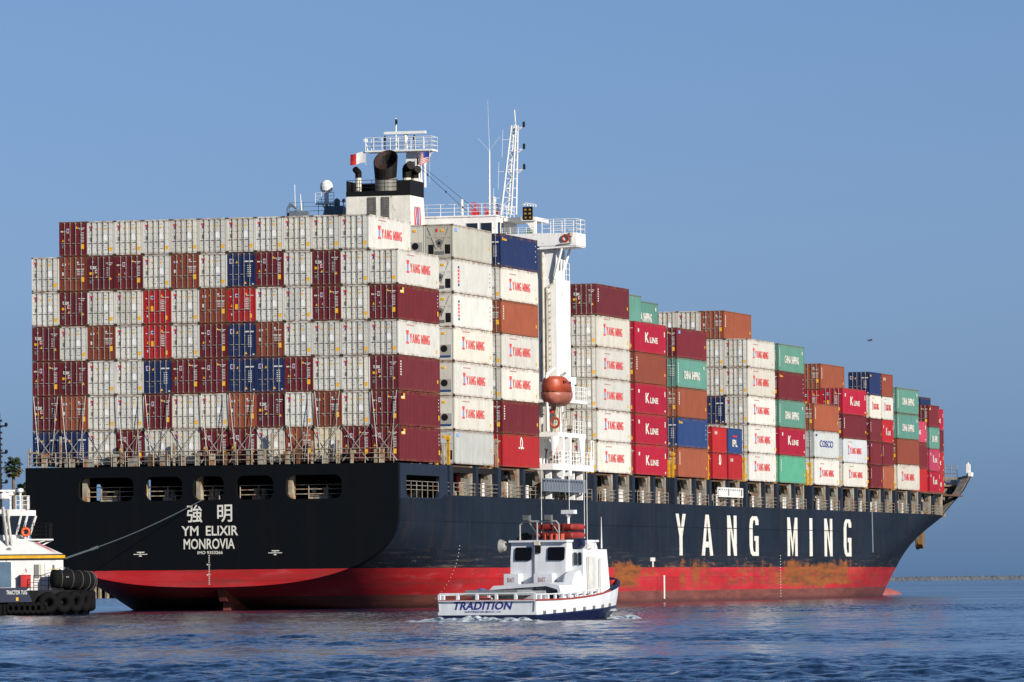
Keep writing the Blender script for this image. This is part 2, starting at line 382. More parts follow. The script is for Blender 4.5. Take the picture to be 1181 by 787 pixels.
# ------------------------------------------------------------------ the ship
CY, HB = 16.13, 16.26           # centre line and half beam
ship = empty('container_ship', (0, CY, 0), 'long navy container ship with red boot stripe, stacked high with containers', 'ship')
def SH(o):                       # parts are modelled in world coordinates, parented to the ship's base
    o.parent = ship; o.matrix_parent_inverse = Matrix.Translation((0, -CY, 0)); return o
def part(mb, name, mats, smooth=False, label=None):
    o = mb.build(name, mats, None, smooth); SH(o)
    if label: o['label'] = label
    return o
def sub(mb, name, mats, par, smooth=False, label=None):
    o = mb.build(name, mats, None, smooth); o.parent = par
    if label: o['label'] = label
    return o
def interp(x, tab):
    if x <= tab[0][0]: return tab[0][1]
    for (a, b), (c, d) in zip(tab, tab[1:]):
        if x <= c:
            t = (x-a)/(c-a); return b+(d-b)*t
    return tab[-1][1]
ZB = [(-.8, 1.92), (5, .4), (10, -1.0), (20, -3.6), (40, -7), (60, -9), (170, -9)]
ZT = [(-.8, 8.5), (10, 8.0), (25, 6.0), (45, 1.5), (70, -4), (170, -5)]
XS = [(-3, 258), (0, 261.3), (1.1, 263), (2.4, 265.5), (3.4, 267), (6.2, 272), (7.6, 275), (9.6, 279), (10.6, 281), (12.7, 285), (14.9, 289)]
BN_ = [(0, 1.5), (7.6, 1.5), (9.5, 1.8), (10.6, 1.8), (12.7, 2.2), (15, 2.2)]; BP_ = [(0, .9), (3.4, .95), (6.2, 1.1), (7.6, 1.0), (9.5, 1.0), (10.6, .9), (12.7, .9), (14.9, .8)]
XP = [(-3, 150), (0, 160), (3, 176), (6, 196), (9.6, 214), (15, 226)]
def bow_b(x, z):
    xs, xp = interp(z, XS), interp(z, XP)
    if x <= xp: return HB
    s = min(1, (x-xp)/(xs-xp)); n = interp(z, BN_); p = interp(z, BP_)
    return HB*max(0, 1-s**n)**p
def make_hull():
    mb = MB()
    xs = [-.8, 0, 1, 2, 3.5, 5, 7, 9, 11, 13, 16, 20, 24, 28, 33, 38, 44, 50, 56, 62, 70, 80, 100, 120, 140, 158]
    N = 22
    for sgn in (1, -1):
        vs = []
        for x in xs:
            zb, zt = interp(x, ZB), interp(x, ZT); top = 9.12 if x < 12.9 else 9.5
            row = [(HB, top), (HB, (top+zt)/2)]
            for k in range(N+1):
                a = math.pi/2*k/N; row.append((HB*math.cos(a)**(2/2.5) if k < N else 0, zt-(zt-zb)*math.sin(a)**(2/2.5)))
            vs += [(x, CY-sgn*b, z) for b, z in row]
        n = N+3
        mb.add(vs, [(i*n+j, (i+1)*n+j, (i+1)*n+j+1, i*n+j+1) for i in range(len(xs)-1) for j in range(n-1)])
        # forward body
        zl = [-3, -1, 0, .6, 1.1, 1.8, 2.6, 3.4, 4.2, 5, 6, 7, 8, 8.8, 9.5]; K = 46; vs = []
        for z in zl:
            e = interp(z, XS)
            for k in range(K+1):
                t = 1-(1-k/K)**1.5; x = 158+(e-158)*t; vs.append((x, CY-sgn*bow_b(x, z), z))
        mb.add(vs, [(i*(K+1)+j, i*(K+1)+j+1, (i+1)*(K+1)+j+1, (i+1)*(K+1)+j) for i in range(len(zl)-1) for j in range(K)])
    o = part(mb, 'hull', M_HULL, True)
    # forecastle: high port bulwark, stem band and the short starboard return
    zl = [9.5, 10.6, 12, 13.5, 14.5]; K = 24
    mb2 = MB(); vs = []
    for z in zl:
        e = interp(z, XS)
        for k in range(K+1):
            x0_ = 246+(z-9.5)*1.9; x = x0_+(e-x0_)*k/K; vs.append((x, CY+bow_b(x, z), z))
    mb2.add(vs, [(i*(K+1)+j, i*(K+1)+j+1, (i+1)*(K+1)+j+1, (i+1)*(K+1)+j) for i in range(len(zl)-1) for j in range(K)])
    part(mb2, 'forecastle_bulwark', M_GREY, True)
    mb3 = MB(); vs = []; zz = [9.5, 10.2, 10.9, 11.8, 12.7, 13.6, 14.6]; K3 = 18; edge = []
    for z in zz:
        e = interp(z, XS); x0_ = 244+(z-9.5)*2.35
        for k in range(K3+1):
            x = x0_+(e-x0_)*k/K3; vs.append((x, CY-bow_b(x, z), z))
        edge.append((x0_, CY-bow_b(x0_, z), z))
    mb3.add(vs, [(i*(K3+1)+j, i*(K3+1)+j+1, (i+1)*(K3+1)+j+1, (i+1)*(K3+1)+j) for i in range(len(zz)-1) for j in range(K3)])
    o3 = part(mb3, 'starboard_bulwark', [M_NAVYP, paint('bulwark_grey', (.30, .33, .34), .6, .4, 1.2)], True)
    sm = o3.modifiers.new('thick', 'SOLIDIFY'); sm.thickness = .12; sm.offset = -1; sm.material_offset = 1
    mb4 = MB()
    for a, b in zip(edge, edge[1:]):
        a1, b1 = Vector(a), Vector(b); w_ = Vector((1.2, 1.1, 0)); t2 = Vector((0, .02, 0))
        mb4.add([a1, b1, b1+w_, a1+w_, a1+t2+Vector((-.05, .25, 0)), b1+t2+Vector((-.05, .25, 0)), b1+w_+Vector((-.1, .3, 0)), a1+w_+Vector((-.1, .3, 0))], [(0, 1, 2, 3), (4, 7, 6, 5), (0, 4, 5, 1), (1, 5, 6, 2), (2, 6, 7, 3), (3, 7, 4, 0)])
    part(mb4, 'bulwark_stiffener', M_GREY)
    return o
hull = make_hull()

# plates with rounded holes ---------------------------------------------------
def rrect(x0, x1, y0, y1, r, corners=(1, 1, 1, 1)):
    out = []
    for (cx, cy, a0, on) in ((x1-r, y0+r, -90, corners[1]), (x1-r, y1-r, 0, corners[2]), (x0+r, y1-r, 90, corners[3]), (x0+r, y0+r, 180, corners[0])):
        if on:
            out += [(cx+r*math.cos(R(a0+k*15)), cy+r*math.sin(R(a0+k*15))) for k in range(7)]
        else:
            sx_, sy_ = math.copysign(1, cx-(x0+x1)/2), math.copysign(1, cy-(y0+y1)/2)
            out.append((x1 if sx_ > 0 else x0, y1 if sy_ > 0 else y0))
    return out
def plate(name, outline, holes, thick, mapper, mats):
    cu = bpy.data.curves.new(name, 'CURVE'); cu.dimensions = '2D'; cu.fill_mode = 'BOTH'; cu.extrude = thick/2
    for poly in [outline]+holes:
        sp = cu.splines.new('POLY'); sp.points.add(len(poly)-1); sp.use_cyclic_u = True
        for p, (a, b) in zip(sp.points, poly): p.co = (a, b, 0, 1)
    me = curve_mesh(cu, name)
    for v in me.vertices: v.co = mapper(*v.co)
    me.materials.clear(); me.materials.append(mats)
    bm = bmesh.new(); bm.from_mesh(me); bmesh.ops.recalc_face_normals(bm, faces=bm.faces); bm.to_mesh(me); bm.free()
    o = bpy.data.objects.new(name, me); COL.objects.link(o); return SH(o)
# transom: half outline from the photo's curve, 5 mooring windows
half = []
for k in range(25):
    a = math.pi/2*k/24; half.append((HB*math.cos(a)**.8 if k < 24 else 0, 8.5-(8.5-1.92)*math.sin(a)**.8))
outl = [(HB, 12.03)]+half[:-1]+[(0, 1.92)]+[(-x, z) for x, z in half[:-1][::-1]]+[(-HB, 12.03)]
WIN = [(9.56, 4.76), (13.92, 10.67), (17.63, 14.97), (21.88, 18.6), (27.68, 22.86)]
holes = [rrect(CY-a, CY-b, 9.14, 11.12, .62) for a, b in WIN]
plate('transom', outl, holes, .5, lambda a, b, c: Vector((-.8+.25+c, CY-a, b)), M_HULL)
# upper stern shell, starboard and port
plate('stern_shell', [(-.25, 9.1), (12.9, 9.1), (12.9, 12.0), (-.25, 12.0)], [rrect(1.5, 11.3, 9.2, 11.05, .7, (1, 1, 0, 0))], .3,
      lambda a, b, c: Vector((a, CY-HB+.15+c, b)), M_NAVYP)
plate('stern_shell', [(-.25, 9.1), (26, 9.1), (26, 12.0), (-.25, 12.0)], [rrect(16.2, 18.2, 9.4, 10.9, .3)], .3,
      lambda a, b, c: Vector((a, CY+HB-.15+c, b)), M_NAVYP)
mb = MB(); mb.box(-.2, 30, 0, 32.2, 8.7, 9.05); part(mb, 'mooring_deck', M_GREY)
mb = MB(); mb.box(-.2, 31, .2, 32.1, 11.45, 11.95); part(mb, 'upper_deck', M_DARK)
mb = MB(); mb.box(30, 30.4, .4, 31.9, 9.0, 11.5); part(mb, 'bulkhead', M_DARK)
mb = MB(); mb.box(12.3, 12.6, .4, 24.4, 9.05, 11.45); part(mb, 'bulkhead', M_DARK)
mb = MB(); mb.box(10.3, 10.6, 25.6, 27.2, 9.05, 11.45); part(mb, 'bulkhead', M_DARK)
mb = MB(); mb.box(12.9, 226, 3.0, 29, 8.7, 9.2); mb.box(226, 240, 6.5, 25.8, 8.7, 9.2); mb.box(240, 256, 10, 22, 8.7, 9.2); part(mb, 'main_deck', M_GREY)
# mooring window trim, railings and gear behind
for a, b in WIN:
    mb = MB()
    for z in (9.55, 9.95, 10.32): mb.tube((.35, a, z), (.35, b, z), .04, 5)
    n = max(2, int((a-b)/1.5))
    for k in range(n+1): mb.tube((.35, b+(a-b)*k/n, 9.05), (.35, b+(a-b)*k/n, 10.34), .05, 5)
    part(mb, 'window_railing', M_BEIGE)
for y, w in ((25.5, 1.6), (20.3, .9), (16.4, .8), (12.4, 1.1), (7.2, 1.7)):
    mb = MB(); mb.box(.6, 1.6, y-w/2, y+w/2, 9.05, 9.42)
    for s in (-1, 1): mb.lathe([(.22, 9.4), (.2, 9.95), (.3, 9.98), (.3, 10.08)], (1.1, y+s*w*.3, 0), 10)
    part(mb, 'mooring_bitts', M_GREY)
for y in (27.2, 17.2, 9.2, 22.0):
    mb = MB(); mb.box(-.28, .45, y-.06, y+.34, 9.1, 11.2); part(mb, 'window_frame_post', M_BEIGE)

# name and marks on the stern -------------------------------------------------
XN = -.8-.012
def stern_text(s, yl, yr, z0, z1, name, **kw):
    mb = MB(); put_text(mb, s, lambda u, v: (XN, yl+(yr-yl)*u, z0+(z1-z0)*v), **kw)
    return part(mb, name, M_LET)
stern_text('強', 18.2, 16.85, 7.28, 8.78, 'name_lettering', bold=.012)
stern_text('明', 15.55, 14.25, 7.3, 8.75, 'name_lettering', bold=.012)
stern_text('YM', 18.68, 17.2, 6.2, 7.0, 'name_lettering', bold=.016)
stern_text('ELIXIR', 16.55, 13.75, 6.2, 7.0, 'name_lettering', bold=.016)
stern_text('MONROVIA', 18.5, 14.05, 5.08, 5.95, 'name_lettering', bold=.016)
stern_text('IMO 9353266', 17.3, 15.1, 4.66, 4.92, 'name_lettering', bold=.02)
mb = MB()
for k in range(17): z = 2.15+k*.148; mb.box(XN, XN+.01, 16.24, 16.34, z, z+.07)
for z in (2.9, 3.75): mb.box(XN, XN+.01, 16.2, 16.5, z, z+.1)
part(mb, 'draft_marks', M_LET)
for y0 in (22.3, 10.55):
    mb = MB(); mb.box(XN, XN+.01, y0-.6, y0+.6, 4.68, 4.74); mb.box(XN, XN+.01, y0-.35, y0+.3, 4.84, 4.92)
    mb.box(XN, XN+.01, y0-.12, y0+.12, 4.52, 4.6); mb.box(XN, XN+.01, y0-.03, y0+.03, 4.6, 4.84); part(mb, 'tug_mark', M_LET)
# shipping line name along the side
LET = [('Y', 93.46, 97.47), ('A', 104.0, 108.7), ('N', 114.9, 118.9), ('G', 124.6, 128.7), ('M', 141.9, 146.6), ('I', 152.45, 153.8), ('N', 159.7, 163.6), ('G', 169.4, 173.3)]
for ch, a, b in LET:
    mb = MB()
    for i, poly in enumerate(strokes_letter(ch)):
        mb.prism([(a+(b-a)*u, 4.52+4.05*v) for u, v in poly], CY-HB-.02-.004*i, CY-HB+.02, 'y')
    part(mb, 'side_letter', paint('hull_letter', (.66, .64, .57), .6, .15, .8, rust=.2))
mb = MB()
for k in range(15): mb.box(138.4, 138.65, CY-HB-.02, CY-HB+.01, .3+k*.3, .38+k*.3)
part(mb, 'draft_marks', M_LET)
mb = MB(); mb.box(88.4, 88.9, CY-HB-.02, CY-HB+.01, .35, 2.6); part(mb, 'white_bar', M_LET)
mb = MB(); mb.box(84.0, 84.5, CY-HB-.02, CY-HB+.01, 3.4, 4.2); mb.box(83.3, 85.1, CY-HB-.024, CY-HB+.01, 3.95, 4.3)
part(mb, 'side_mark', M_LET)
def side_y(x, z):
    zb, zt = interp(x, ZB), interp(x, ZT)
    return CY-HB if z >= zt else CY-HB*max(0, 1-((zt-z)/(zt-zb))**2.5)**.4
mb = MB()
for k in range(16):
    z = .7+k*.3; y = side_y(17.5, z); y2 = side_y(17.5, z+.06); mb.quad((17.4, y-.03, z), (17.6, y-.03, z), (17.6, y2-.03, z+.06), (17.4, y2-.03, z+.06))
part(mb, 'draft_marks', M_LET)
mb = MB(); mb.box(13, 168, CY-HB-.035, CY-HB+.05, 7.24, 7.32); part(mb, 'rubbing_strake', M_HULL)
# pale scrape and fender strip where the flare begins
mb = MB()
for k in range(10):
    z = 5.0+k*.46; x = 184.4-k*.02
    mb.box(x-.15, x+.25, CY-bow_b(x, z)-.03, CY-bow_b(x, z)+.03, z, z+.46)
part(mb, 'scrape_strip', paint('scraped_paint', (.22, .24, .27), .6, .4, 2))
# bulb
mb = MB(); prof = [(.05, 274.5), (.7, 274.2), (1.25, 273.2), (1.6, 271.5), (1.8, 268), (1.8, 256)]
mb.lathe([(r, x) for r, x in prof], (0, CY, -.95), 20, axis='x'); part(mb, 'bulbous_bow', paint('pink_antifouling', (.36, .11, .09), .5, .4, 1), True)
# rudder and its horn
mb = MB(); mb.prism([(-.4, 1.95), (8.2, 1.5), (8.2, .2), (6.8, .2), (6.8, -3), (1.4, -3), (1.4, .62), (.5, .75)], CY-.35-.6, CY+.3-.6, 'y')
part(mb, 'rudder', paint('antifouling_brown', (.22, .055, .035), .5, .4, 1))
mb = MB(); mb.tube((9.3, CY-1.2, -1.5), (9.3, CY-1.2, 2), .55, 10); part(mb, 'rudder_stock', MATS['antifouling_brown'])
# anchor
mb = MB(); mb.prism([(234.7, 6.1), (235.3, 5.6), (236.2, 6.0), (236.0, 7.7), (235.0, 7.9)], 4.6, 5.1, 'y'); mb.prism([(234.9, 5.9), (235.5, 5.5), (235.6, 6.4), (234.6, 6.8)], 5.1, 5.5, 'y')
o = part(mb, 'anchor', paint('anchor_ochre', (.20, .12, .05), .6, .4, 2)); 

# side structure between main deck edge and hatch covers -------------------------
BAYS = dict(A=0.0, B=16.55, C=31.7, D=64.5, E=78.75, F=95.3, G=109.6, H=125.35, I=139.3, J=155.95, K=170.4, L=184.5, M=199.1, N=215.6, O=229.3, P=236.3)
YS = CY-HB
def pillar(x0, x1, mat, dy=0.0, ydepth=.9):
    mb = MB(); mb.box(x0, x1, YS+.04+dy, YS+ydepth+dy, 9.52, 12.05)
    if mat is M_GREY:   # curved bracket under the hatch level
        mb.prism([(x0-.9, 12.0), (x0, 12.0), (x0, 11.0), (x0-.3, 11.55)], YS+.2+dy, YS+.6+dy, 'y')
    part(mb, 'deck_pillar', mat)
def shift_y(x): return max(0, HB-bow_b(x, 9.5))*1.0
for nm, x0 in BAYS.items():
    if nm in 'AO P'.split() or nm == 'A': continue
    dy = 0
    L_ = 12.19
    if nm in 'NOP': dy = {'N': .6, 'O': 2.0, 'P': 3.2}[nm]; 
    if nm in 'OP': L_ = 6.06
    pillar(x0-2.0, x0-.9, M_NAVYP, dy); pillar(x0-.75, x0-.2, M_GREY, dy+.3)
    pillar(x0+L_*.5-.7, x0+L_*.5, M_GREY, dy+.3); pillar(x0+L_*.5+.12, x0+L_*.5+.85, M_NAVYP, dy)
    if nm not in 'C': pillar(x0+L_-.5, x0+L_+.1, M_GREY, dy+.3)
pillar(13.0, 13.9, M_NAVYP); pillar(30, 31.2, M_BEIGE, .4); pillar(44.2, 44.9, M_GREY); pillar(62.6, 63.4, M_BEIGE, .3); pillar(76.9, 77.5, M_BEIGE, .3)
pillar(250.6, 251.2, M_GREY, 5.2); pillar(256.0, 256.5, M_GREY, 6.2)
mb = MB(); mb.box(13, 214, 2.9, 3.1, 9.2, 11.9); part(mb, 'hatch_coaming', paint('coaming_grey', (.17, .17, .15), .7, .5, 1.2, rust=.3))
mb = MB(); mb.box(214, 236, 5.4, 5.6, 9.2, 11.9); part(mb, 'hatch_coaming', MATS['coaming_grey'])
for nm, x0 in BAYS.items():
    if nm in 'AOP': continue
    mb = MB(); mb.box(x0-.5, x0+12.6, .3, 31.9, 11.93, 12.12); part(mb, 'hatch_cover', M_RUSTY)
mb = MB(); mb.box(229, 250, 2.6, 29.6, 11.93, 12.12); part(mb, 'hatch_cover', M_RUSTY)
# stairs, vents and gear in the side passage
rnd = random.Random(11)
def gear(x, kind, y=1.4):
    mb = MB()
    if kind == 0: mb.box(x, x+.9, y-.3, y+.5, 9.2, 10.2+rnd.random()*.8); mb.box(x+.1, x+.8, y-.36, y-.3, 9.5, 10.0)
    elif kind == 1:
        mb.tube((x, y, 9.2), (x, y, 10.9), .22, 8); mb.lathe([(.22, 10.9), (.5, 11.0), (.5, 11.25), (.1, 11.35)], (x, y, 0), 10)
    elif kind == 2:
        for s in (0, .5): mb.path([(x+s, y, 9.2), (x+s, y, 10.4), (x+s, y+1, 11.7)], .07)
        for k in range(6): mb.box(x, x+.5, y-.05, y+.05, 9.4+k*.3, 9.45+k*.3)
    else:
        mb.lathe([(.3, 0), (.3, .9)], (x, y, 9.7), 10, axis='x'); mb.box(x+.1, x+.8, y-.3, y+.3, 9.2, 9.6)
    part(mb, ('locker', 'ventilator', 'ladder', 'winch_drum')[kind], rnd.choice([M_BEIGE, M_GREY, M_CREAM, M_BEIGE]))
x = 14.5
while x < 240:
    dy = shift_y(x)*.8
    gear(x, rnd.choice([0, 0, 1, 2, 3]), 1.2+rnd.random()*.9+dy); x += 1.2+rnd.random()*1.1
for a, b in [(1.6, 11.3), (14, 20), (20.6, 30), (32, 44), (45, 62), (64.8, 77), (79, 91), (95.5, 107.5), (109.6, 122), (125.5, 137.5), (139.5, 151.5), (156.2, 168), (170.6, 182.6), (184.8, 197), (199.3, 211.3), (216, 228), (229.5, 250)]:
    mb = MB(); k = int((b-a)/1.6)
    for i in range(k+1):
        xx = a+(b-a)*i/k; yy = YS+.10+shift_y(xx)
        mb.tube((xx, yy, 9.15 if a < 12 else 9.5), (xx, yy, 10.55), .035, 4)
    for z in (9.85, 10.2, 10.55):
        pts = [(a+(b-a)*i/k, YS+.08+shift_y(a+(b-a)*i/k), z) for i in range(k+1)]
        mb.path(pts, .028, 4)
    part(mb, 'side_railing', M_GREY)
for nm, x0 in BAYS.items():
    if nm in 'ANOP': continue
    for dx in (2.2, 8.6):
        mb = MB(); mb.box(x0+dx, x0+dx+2.3, 2.5, 2.85, 9.2, 11.9); part(mb, 'coaming_panel', rnd.choice([M_BEIGE, M_GREY, M_CREAM]))
        mb = MB(); mb.lathe([(.62, 0), (.62, .06)], (x0+dx+1.15, 2.42, 11.35), 14, axis='y'); part(mb, 'arch_shade_disc', M_DARK)  # dark disc stands for the shaded hollow of an arched opening
        for g_ in (0.0, .75):
            mb = MB(); gx = x0+dx-.9+g_
            for k in range(4): mb.box(gx+k*.17, gx+k*.17+.07, -.02, .04, 9.55, 10.6)
            mb.box(gx-.03, gx+.62, -.03, .05, 10.55, 10.65); mb.box(gx-.03, gx+.62, -.03, .05, 9.52, 9.6)
            if rnd.random() < .75: part(mb, 'rail_gate', M_WHITE if rnd.random() < .6 else M_BEIGE)
# white door and red lockers glimpsed amidships
mb = MB(); mb.box(40.5, 42.6, 2.2, 2.8, 9.2, 11.6); part(mb, 'deck_door', M_WHITE)
mb = MB(); mb.box(24.2, 27.4, 2.1, 2.8, 9.2, 11.9); part(mb, 'red_casing', paint('casing_red', (.42, .02, .02), .5, .3, 1))
mb = MB(); mb.box(33.4, 36.4, 2.1, 2.8, 9.2, 11.9); part(mb, 'red_casing', MATS['casing_red'])
# stowed accommodation ladders (grey lattice)
def gangway(x0, x1, z0, z1, y, mat):
    mb = MB()
    mb.box(x0, x1, y-.05, y+.05, z1-.12, z1); mb.box(x0, x1, y-.05, y+.05, z0, z0+.12); mb.box(x0, x1, y+.3, y+.4, z0, z1)
    n = int((x1-x0)/.9)
    for i in range(n+1):
        xx = x0+(x1-x0)*i/n; mb.box(xx-.07, xx+.07, y-.06, y+.04, z0, z1)
    part(mb, 'gangway', mat)
gangway(42.3, 56.0, 10.15, 11.3, -1.0, M_BLUEG); gangway(111.5, 120.8, 10.4, 11.35, -.35, M_PALE)

# stern deck gear: railing, lockers and posts in front of the bottom tier
mb = MB()
for i in range(27):
    y = .3+31.9*i/26; mb.tube((-.68, y, 12.03), (-.68, y, 13.25), .04, 5)
for z in (12.45, 12.85, 13.25): mb.tube((-.68, .3, z), (-.68, 32.2, z), .03, 5)
part(mb, 'stern_railing', M_BEIGE)
rn2 = random.Random(5)
for i, y in enumerate([1.6, 4.0, 6.3, 8.6, 9.5, 11.8, 12.8, 15.0, 16.1, 17.4, 18.7, 20.2, 21.4, 23.0, 24.6, 26.9, 28.6, 30.8]):
    mb = MB(); w = rn2.choice([.35, .5, .8, .25]); h = rn2.choice([.7, .95, 1.15, 1.3])
    mb.box(-.62, -.2, y-w/2, y+w/2, 12.03, 12.03+h)
    if w < .4: mb.box(-.55, -.3, y-w/2-.25, y+w/2+.25, 12.9, 13.1)
    part(mb, 'deck_locker', rn2.choice([M_BEIGE, M_GREY, M_GREY, M_RUSTY]))
for y in (5.1, 7.4, 10.9, 14.1, 16.6, 19.4, 24.0, 29.4):
    mb = MB(); mb.box(-.5, -.3, y-.08, y+.08, 12.03, 12.03+rn2.choice([1.6, 1.9, 2.6])); part(mb, 'lashing_post', M_BEIGE)
mb = MB(); mb.path([(-.5, 32.1, 12.03), (-.5, 32.1, 13.7)], .07); mb.box(-.7, -.3, 31.4, 32.3, 13.2, 13.35); mb.path([(-.5, 31.5, 12.03), (-.5, 31.5, 13.5)], .05); part(mb, 'light_stand', M_BEIGE)

# lashing posts in the gaps between bays (yellow paint)
for nm, x0 in BAYS.items():
    if nm in 'AP': continue
    yb = {'N': 2.46, 'O': 2.46}.get(nm, 0)
    for dx, yy in ((-.9, .25), (-.9, 1.3), (-1.9, .4)):
        mb = MB(); mb.box(x0+dx, x0+dx+.28, yb+yy, yb+yy+.22, 12.1, 14.6 if dx > -1.5 else 13.8)
        if dx > -1.5: mb.box(x0+dx-.1, x0+dx+.3, yb+yy-.05, yb+yy+.3, 14.2, 14.5)
        part(mb, 'lashing_post', M_YPOST if rn2.random() < .75 else M_BEIGE)
for y in (1.3,):
    pass

# ------------------------------------------------------------------ superstructure
def railing(pts, z0, h=1.1, r=.03, mat=M_WHITEC, name='railing', step=1.3, rails=3, par=None):
    mb = MB()
    for (xa, ya), (xb, yb) in zip(pts, pts[1:]):
        d = math.hypot(xb-xa, yb-ya); n = max(1, round(d/step))
        for i in range(n+1):
            t = i/n; mb.tube((xa+(xb-xa)*t, ya+(yb-ya)*t, z0), (xa+(xb-xa)*t, ya+(yb-ya)*t, z0+h), r*1.15, 5)
        for k in range(rails):
            z = z0+h*(k+1)/rails; mb.tube((xa, ya, z), (xb, yb, z), r, 5)
    return part(mb, name, mat) if par is None else sub(mb, name, mat, par)
mb = MB(); mb.box(52.0, 62.0, 2.6, 29.6, 9.2, 31.2); mb.box(51.0, 58, 5.8, 26.5, 31.2, 35.4); mb.box(50.92, 58.1, 5.72, 26.6, 35.3, 35.44)
house = part(mb, 'superstructure', M_WHITE)
for a, b in ((7.54, 8.55), (6.2, 7.2), (9.8, 10.9)):
    w = MB(); w.box(50.93, 51.1, a, b, 33.72, 34.72); f = MB()
    f.box(50.96, 51.02, a-.07, b+.07, 33.65, 34.79); fo = sub(f, 'window', M_WHITEC, house); sub(w, 'pane', M_GLASS, house)
for a, b in ((51.5, 52.2), (52.7, 53.4)):
    w = MB(); w.box(a, b, 5.74, 5.9, 33.8, 34.8); sub(w, 'pane', M_GLASS, house)
w = MB(); w.box(54.2, 54.9, 5.76, 5.9, 32.4, 34.6); sub(w, 'door', M_CREAM, house)
# bulwarked overhang beside the wheelhouse, with its curved bracket
mb = MB(); mb.box(53.2, 57.8, 2.7, 5.7, 34.95, 35.3); mb.prism([(2.7, 34.95), (2.7, 32.6), (2.95, 32.6), (3.05, 33.9), (3.5, 34.7), (4.2, 34.95)], 53.4, 53.7, 'x')
mb.box(53.4, 57.4, 2.7, 5.7, 32.2, 32.5)
part(mb, 'wing_canopy', M_WHITE)
mb = MB(); mb.box(52.2, 52.4, 2.72, 3.62, 34.95, 36.15); mb.tube((52.5, 3.2, 35.2), (52.5, 3.2, 35), .1)
bd = part(mb, 'display_board', M_BLACK)
mb = MB()
for k in range(2):
    for j in range(3): mb.box(52.17, 52.19, 2.84+k*.42, 2.84+k*.42+(.16, .22, .2)[j], 35.1+j*.36, 35.26+j*.36)
sub(mb, 'display_dots', flat('amber_glyphs', (.30, .18, .03), .6), bd)
mb = MB(); mb.path([(52.3, 3.62, 36.1), (52.2, 3.6, 36.4), (52.1, 3.3, 36.5), (52.0, 2.3, 36.3)], .05)
for k in range(5): mb.lathe([(.04, 0), (.09, .18)], (51.9, 2.35+k*.26, 36.18+k*.04), 6, axis='x')
part(mb, 'lamp_rail', M_WHITEC)
railing([(51.2, 5.9), (51.2, 12.4), (51.2, 20)], 35.44, 1.05, .028)
railing([(51.2, 5.9), (57.5, 5.9)], 35.44, 1.05, .028)
for y, h in ((8.2, 1.2), (7.9, 1.0), (6.9, 1.1), (6.1, 1.0)):
    mb = MB(); mb.box(52, 52.25, y-.15, y+.15, 35.44, 35.44+h*.5); mb.path([(52, y-.2, 35.44), (52, y-.2, 35.44+h), (52, y+.2, 35.44+h), (52, y+.2, 35.44)], .04)
    part(mb, 'red_fitting', M_RED)
mb = MB(); mb.lathe([(.12, 35.44), (.1, 36.6), (.2, 36.75), (.2, 37.0), (.05, 37.15)], (52, 6.25, 0), 8); part(mb, 'roof_sensor', M_WHITEC)
mb = MB(); mb.lathe([(.14, 35.44), (.12, 36.9), (.16, 37.0)], (52, 9.3, 0), 8); part(mb, 'roof_post', M_WHITEC)
# whip aerial with two spreader rods
mb = MB(); mb.tube((51.5, 6.55, 35.44), (51.5, 6.5, 41.3), .09, 6, 0, .06); mb.tube((51.5, 6.5, 41.3), (51.5, 6.62, 45.9), .022, 5, 0, .008)
mb.tube((51.5, 6.5, 41.3), (51.5, 7.6, 42.5), .012, 4); mb.tube((51.5, 6.5, 41.3), (51.5, 5.5, 42.6), .012, 4); part(mb, 'whip_aerial', M_WHITEC)
# lattice signal mast
mb = MB(); top = (4.25, 44.0)
legs = [((51.6, 5.5), (51.9, 4.5)), ((51.6, 4.55), (51.8, 4.05)), ((53.2, 5.3), (52.4, 4.4)), ((53.2, 4.5), (52.4, 4.05))]
for (a, b) in legs: mb.tube((a[0], a[1], 35.44), (b[0], b[1], 43.6), .075, 6)
for k in range(9):
    z = 36.2+k*.85; t = (z-35.44)/8.2
    P = [Vector((a[0]+(b[0]-a[0])*t, a[1]+(b[1]-a[1])*t, z)) for a, b in legs]
    mb.tube(P[0], P[1], .04, 4); mb.tube(P[0], P[2], .035, 4); mb.tube(P[1], P[3], .035, 4)
    t2 = t+.1; Q = [Vector((a[0]+(b[0]-a[0])*t2, a[1]+(b[1]-a[1])*t2, z+.85)) for a, b in legs]
    mb.tube(P[k % 2], Q[1-k % 2], .035, 4)
mb.tube((51.85, 4.1, 43.4), (51.85, 4.2, 45.0), .05, 6)
mast = part(mb, 'signal_mast', M_WHITEC)
for z in (43.4, 41.4, 39.55):
    mb = MB(); mb.tube((51.8, 4.1, z-.12), (51.8, 3.3, z+.02), .06, 5); mb.tube((51.8, 4.0, z-.4), (51.8, 3.5, z-.03), .04, 5); sub(mb, 'lamp_arm', M_WHITEC, mast)
    mb = MB(); mb.lathe([(.1, z), (.12, z+.1), (.12, z+.45), (.05, z+.5)], (51.8, 3.32, 0), 8); sub(mb, 'navigation_lamp', M_BLACK, mast)
for y, z in ((4.8, 42.3), (5.2, 39.4), (5.7, 37.0)):
    mb = MB(); mb.tube((51.8, 4.6, z), (51.8, y+.6, z), .03, 4); mb.tube((51.8, y+.6, z-1.6), (51.8, y+.5, z+.9), .02, 4); sub(mb, 'mast_yard', M_WHITEC, mast)
# stay wires from funnel to wheelhouse roof
mb = MB(); mb.tube((49, 12.2, 39.6), (51.5, 8.4, 35.6), .022, 4); mb.tube((49, 12.2, 39.95), (51.5, 7.4, 35.6), .022, 4)
for t in (.12, .5, .85): p = Vector((49, 12.2, 39.6)).lerp(Vector((51.5, 8.4, 35.6)), t); mb.lathe([(.02, -.12), (.08, 0), (.02, .12)], p, 6)
part(mb, 'stay_wire', M_BLACK)
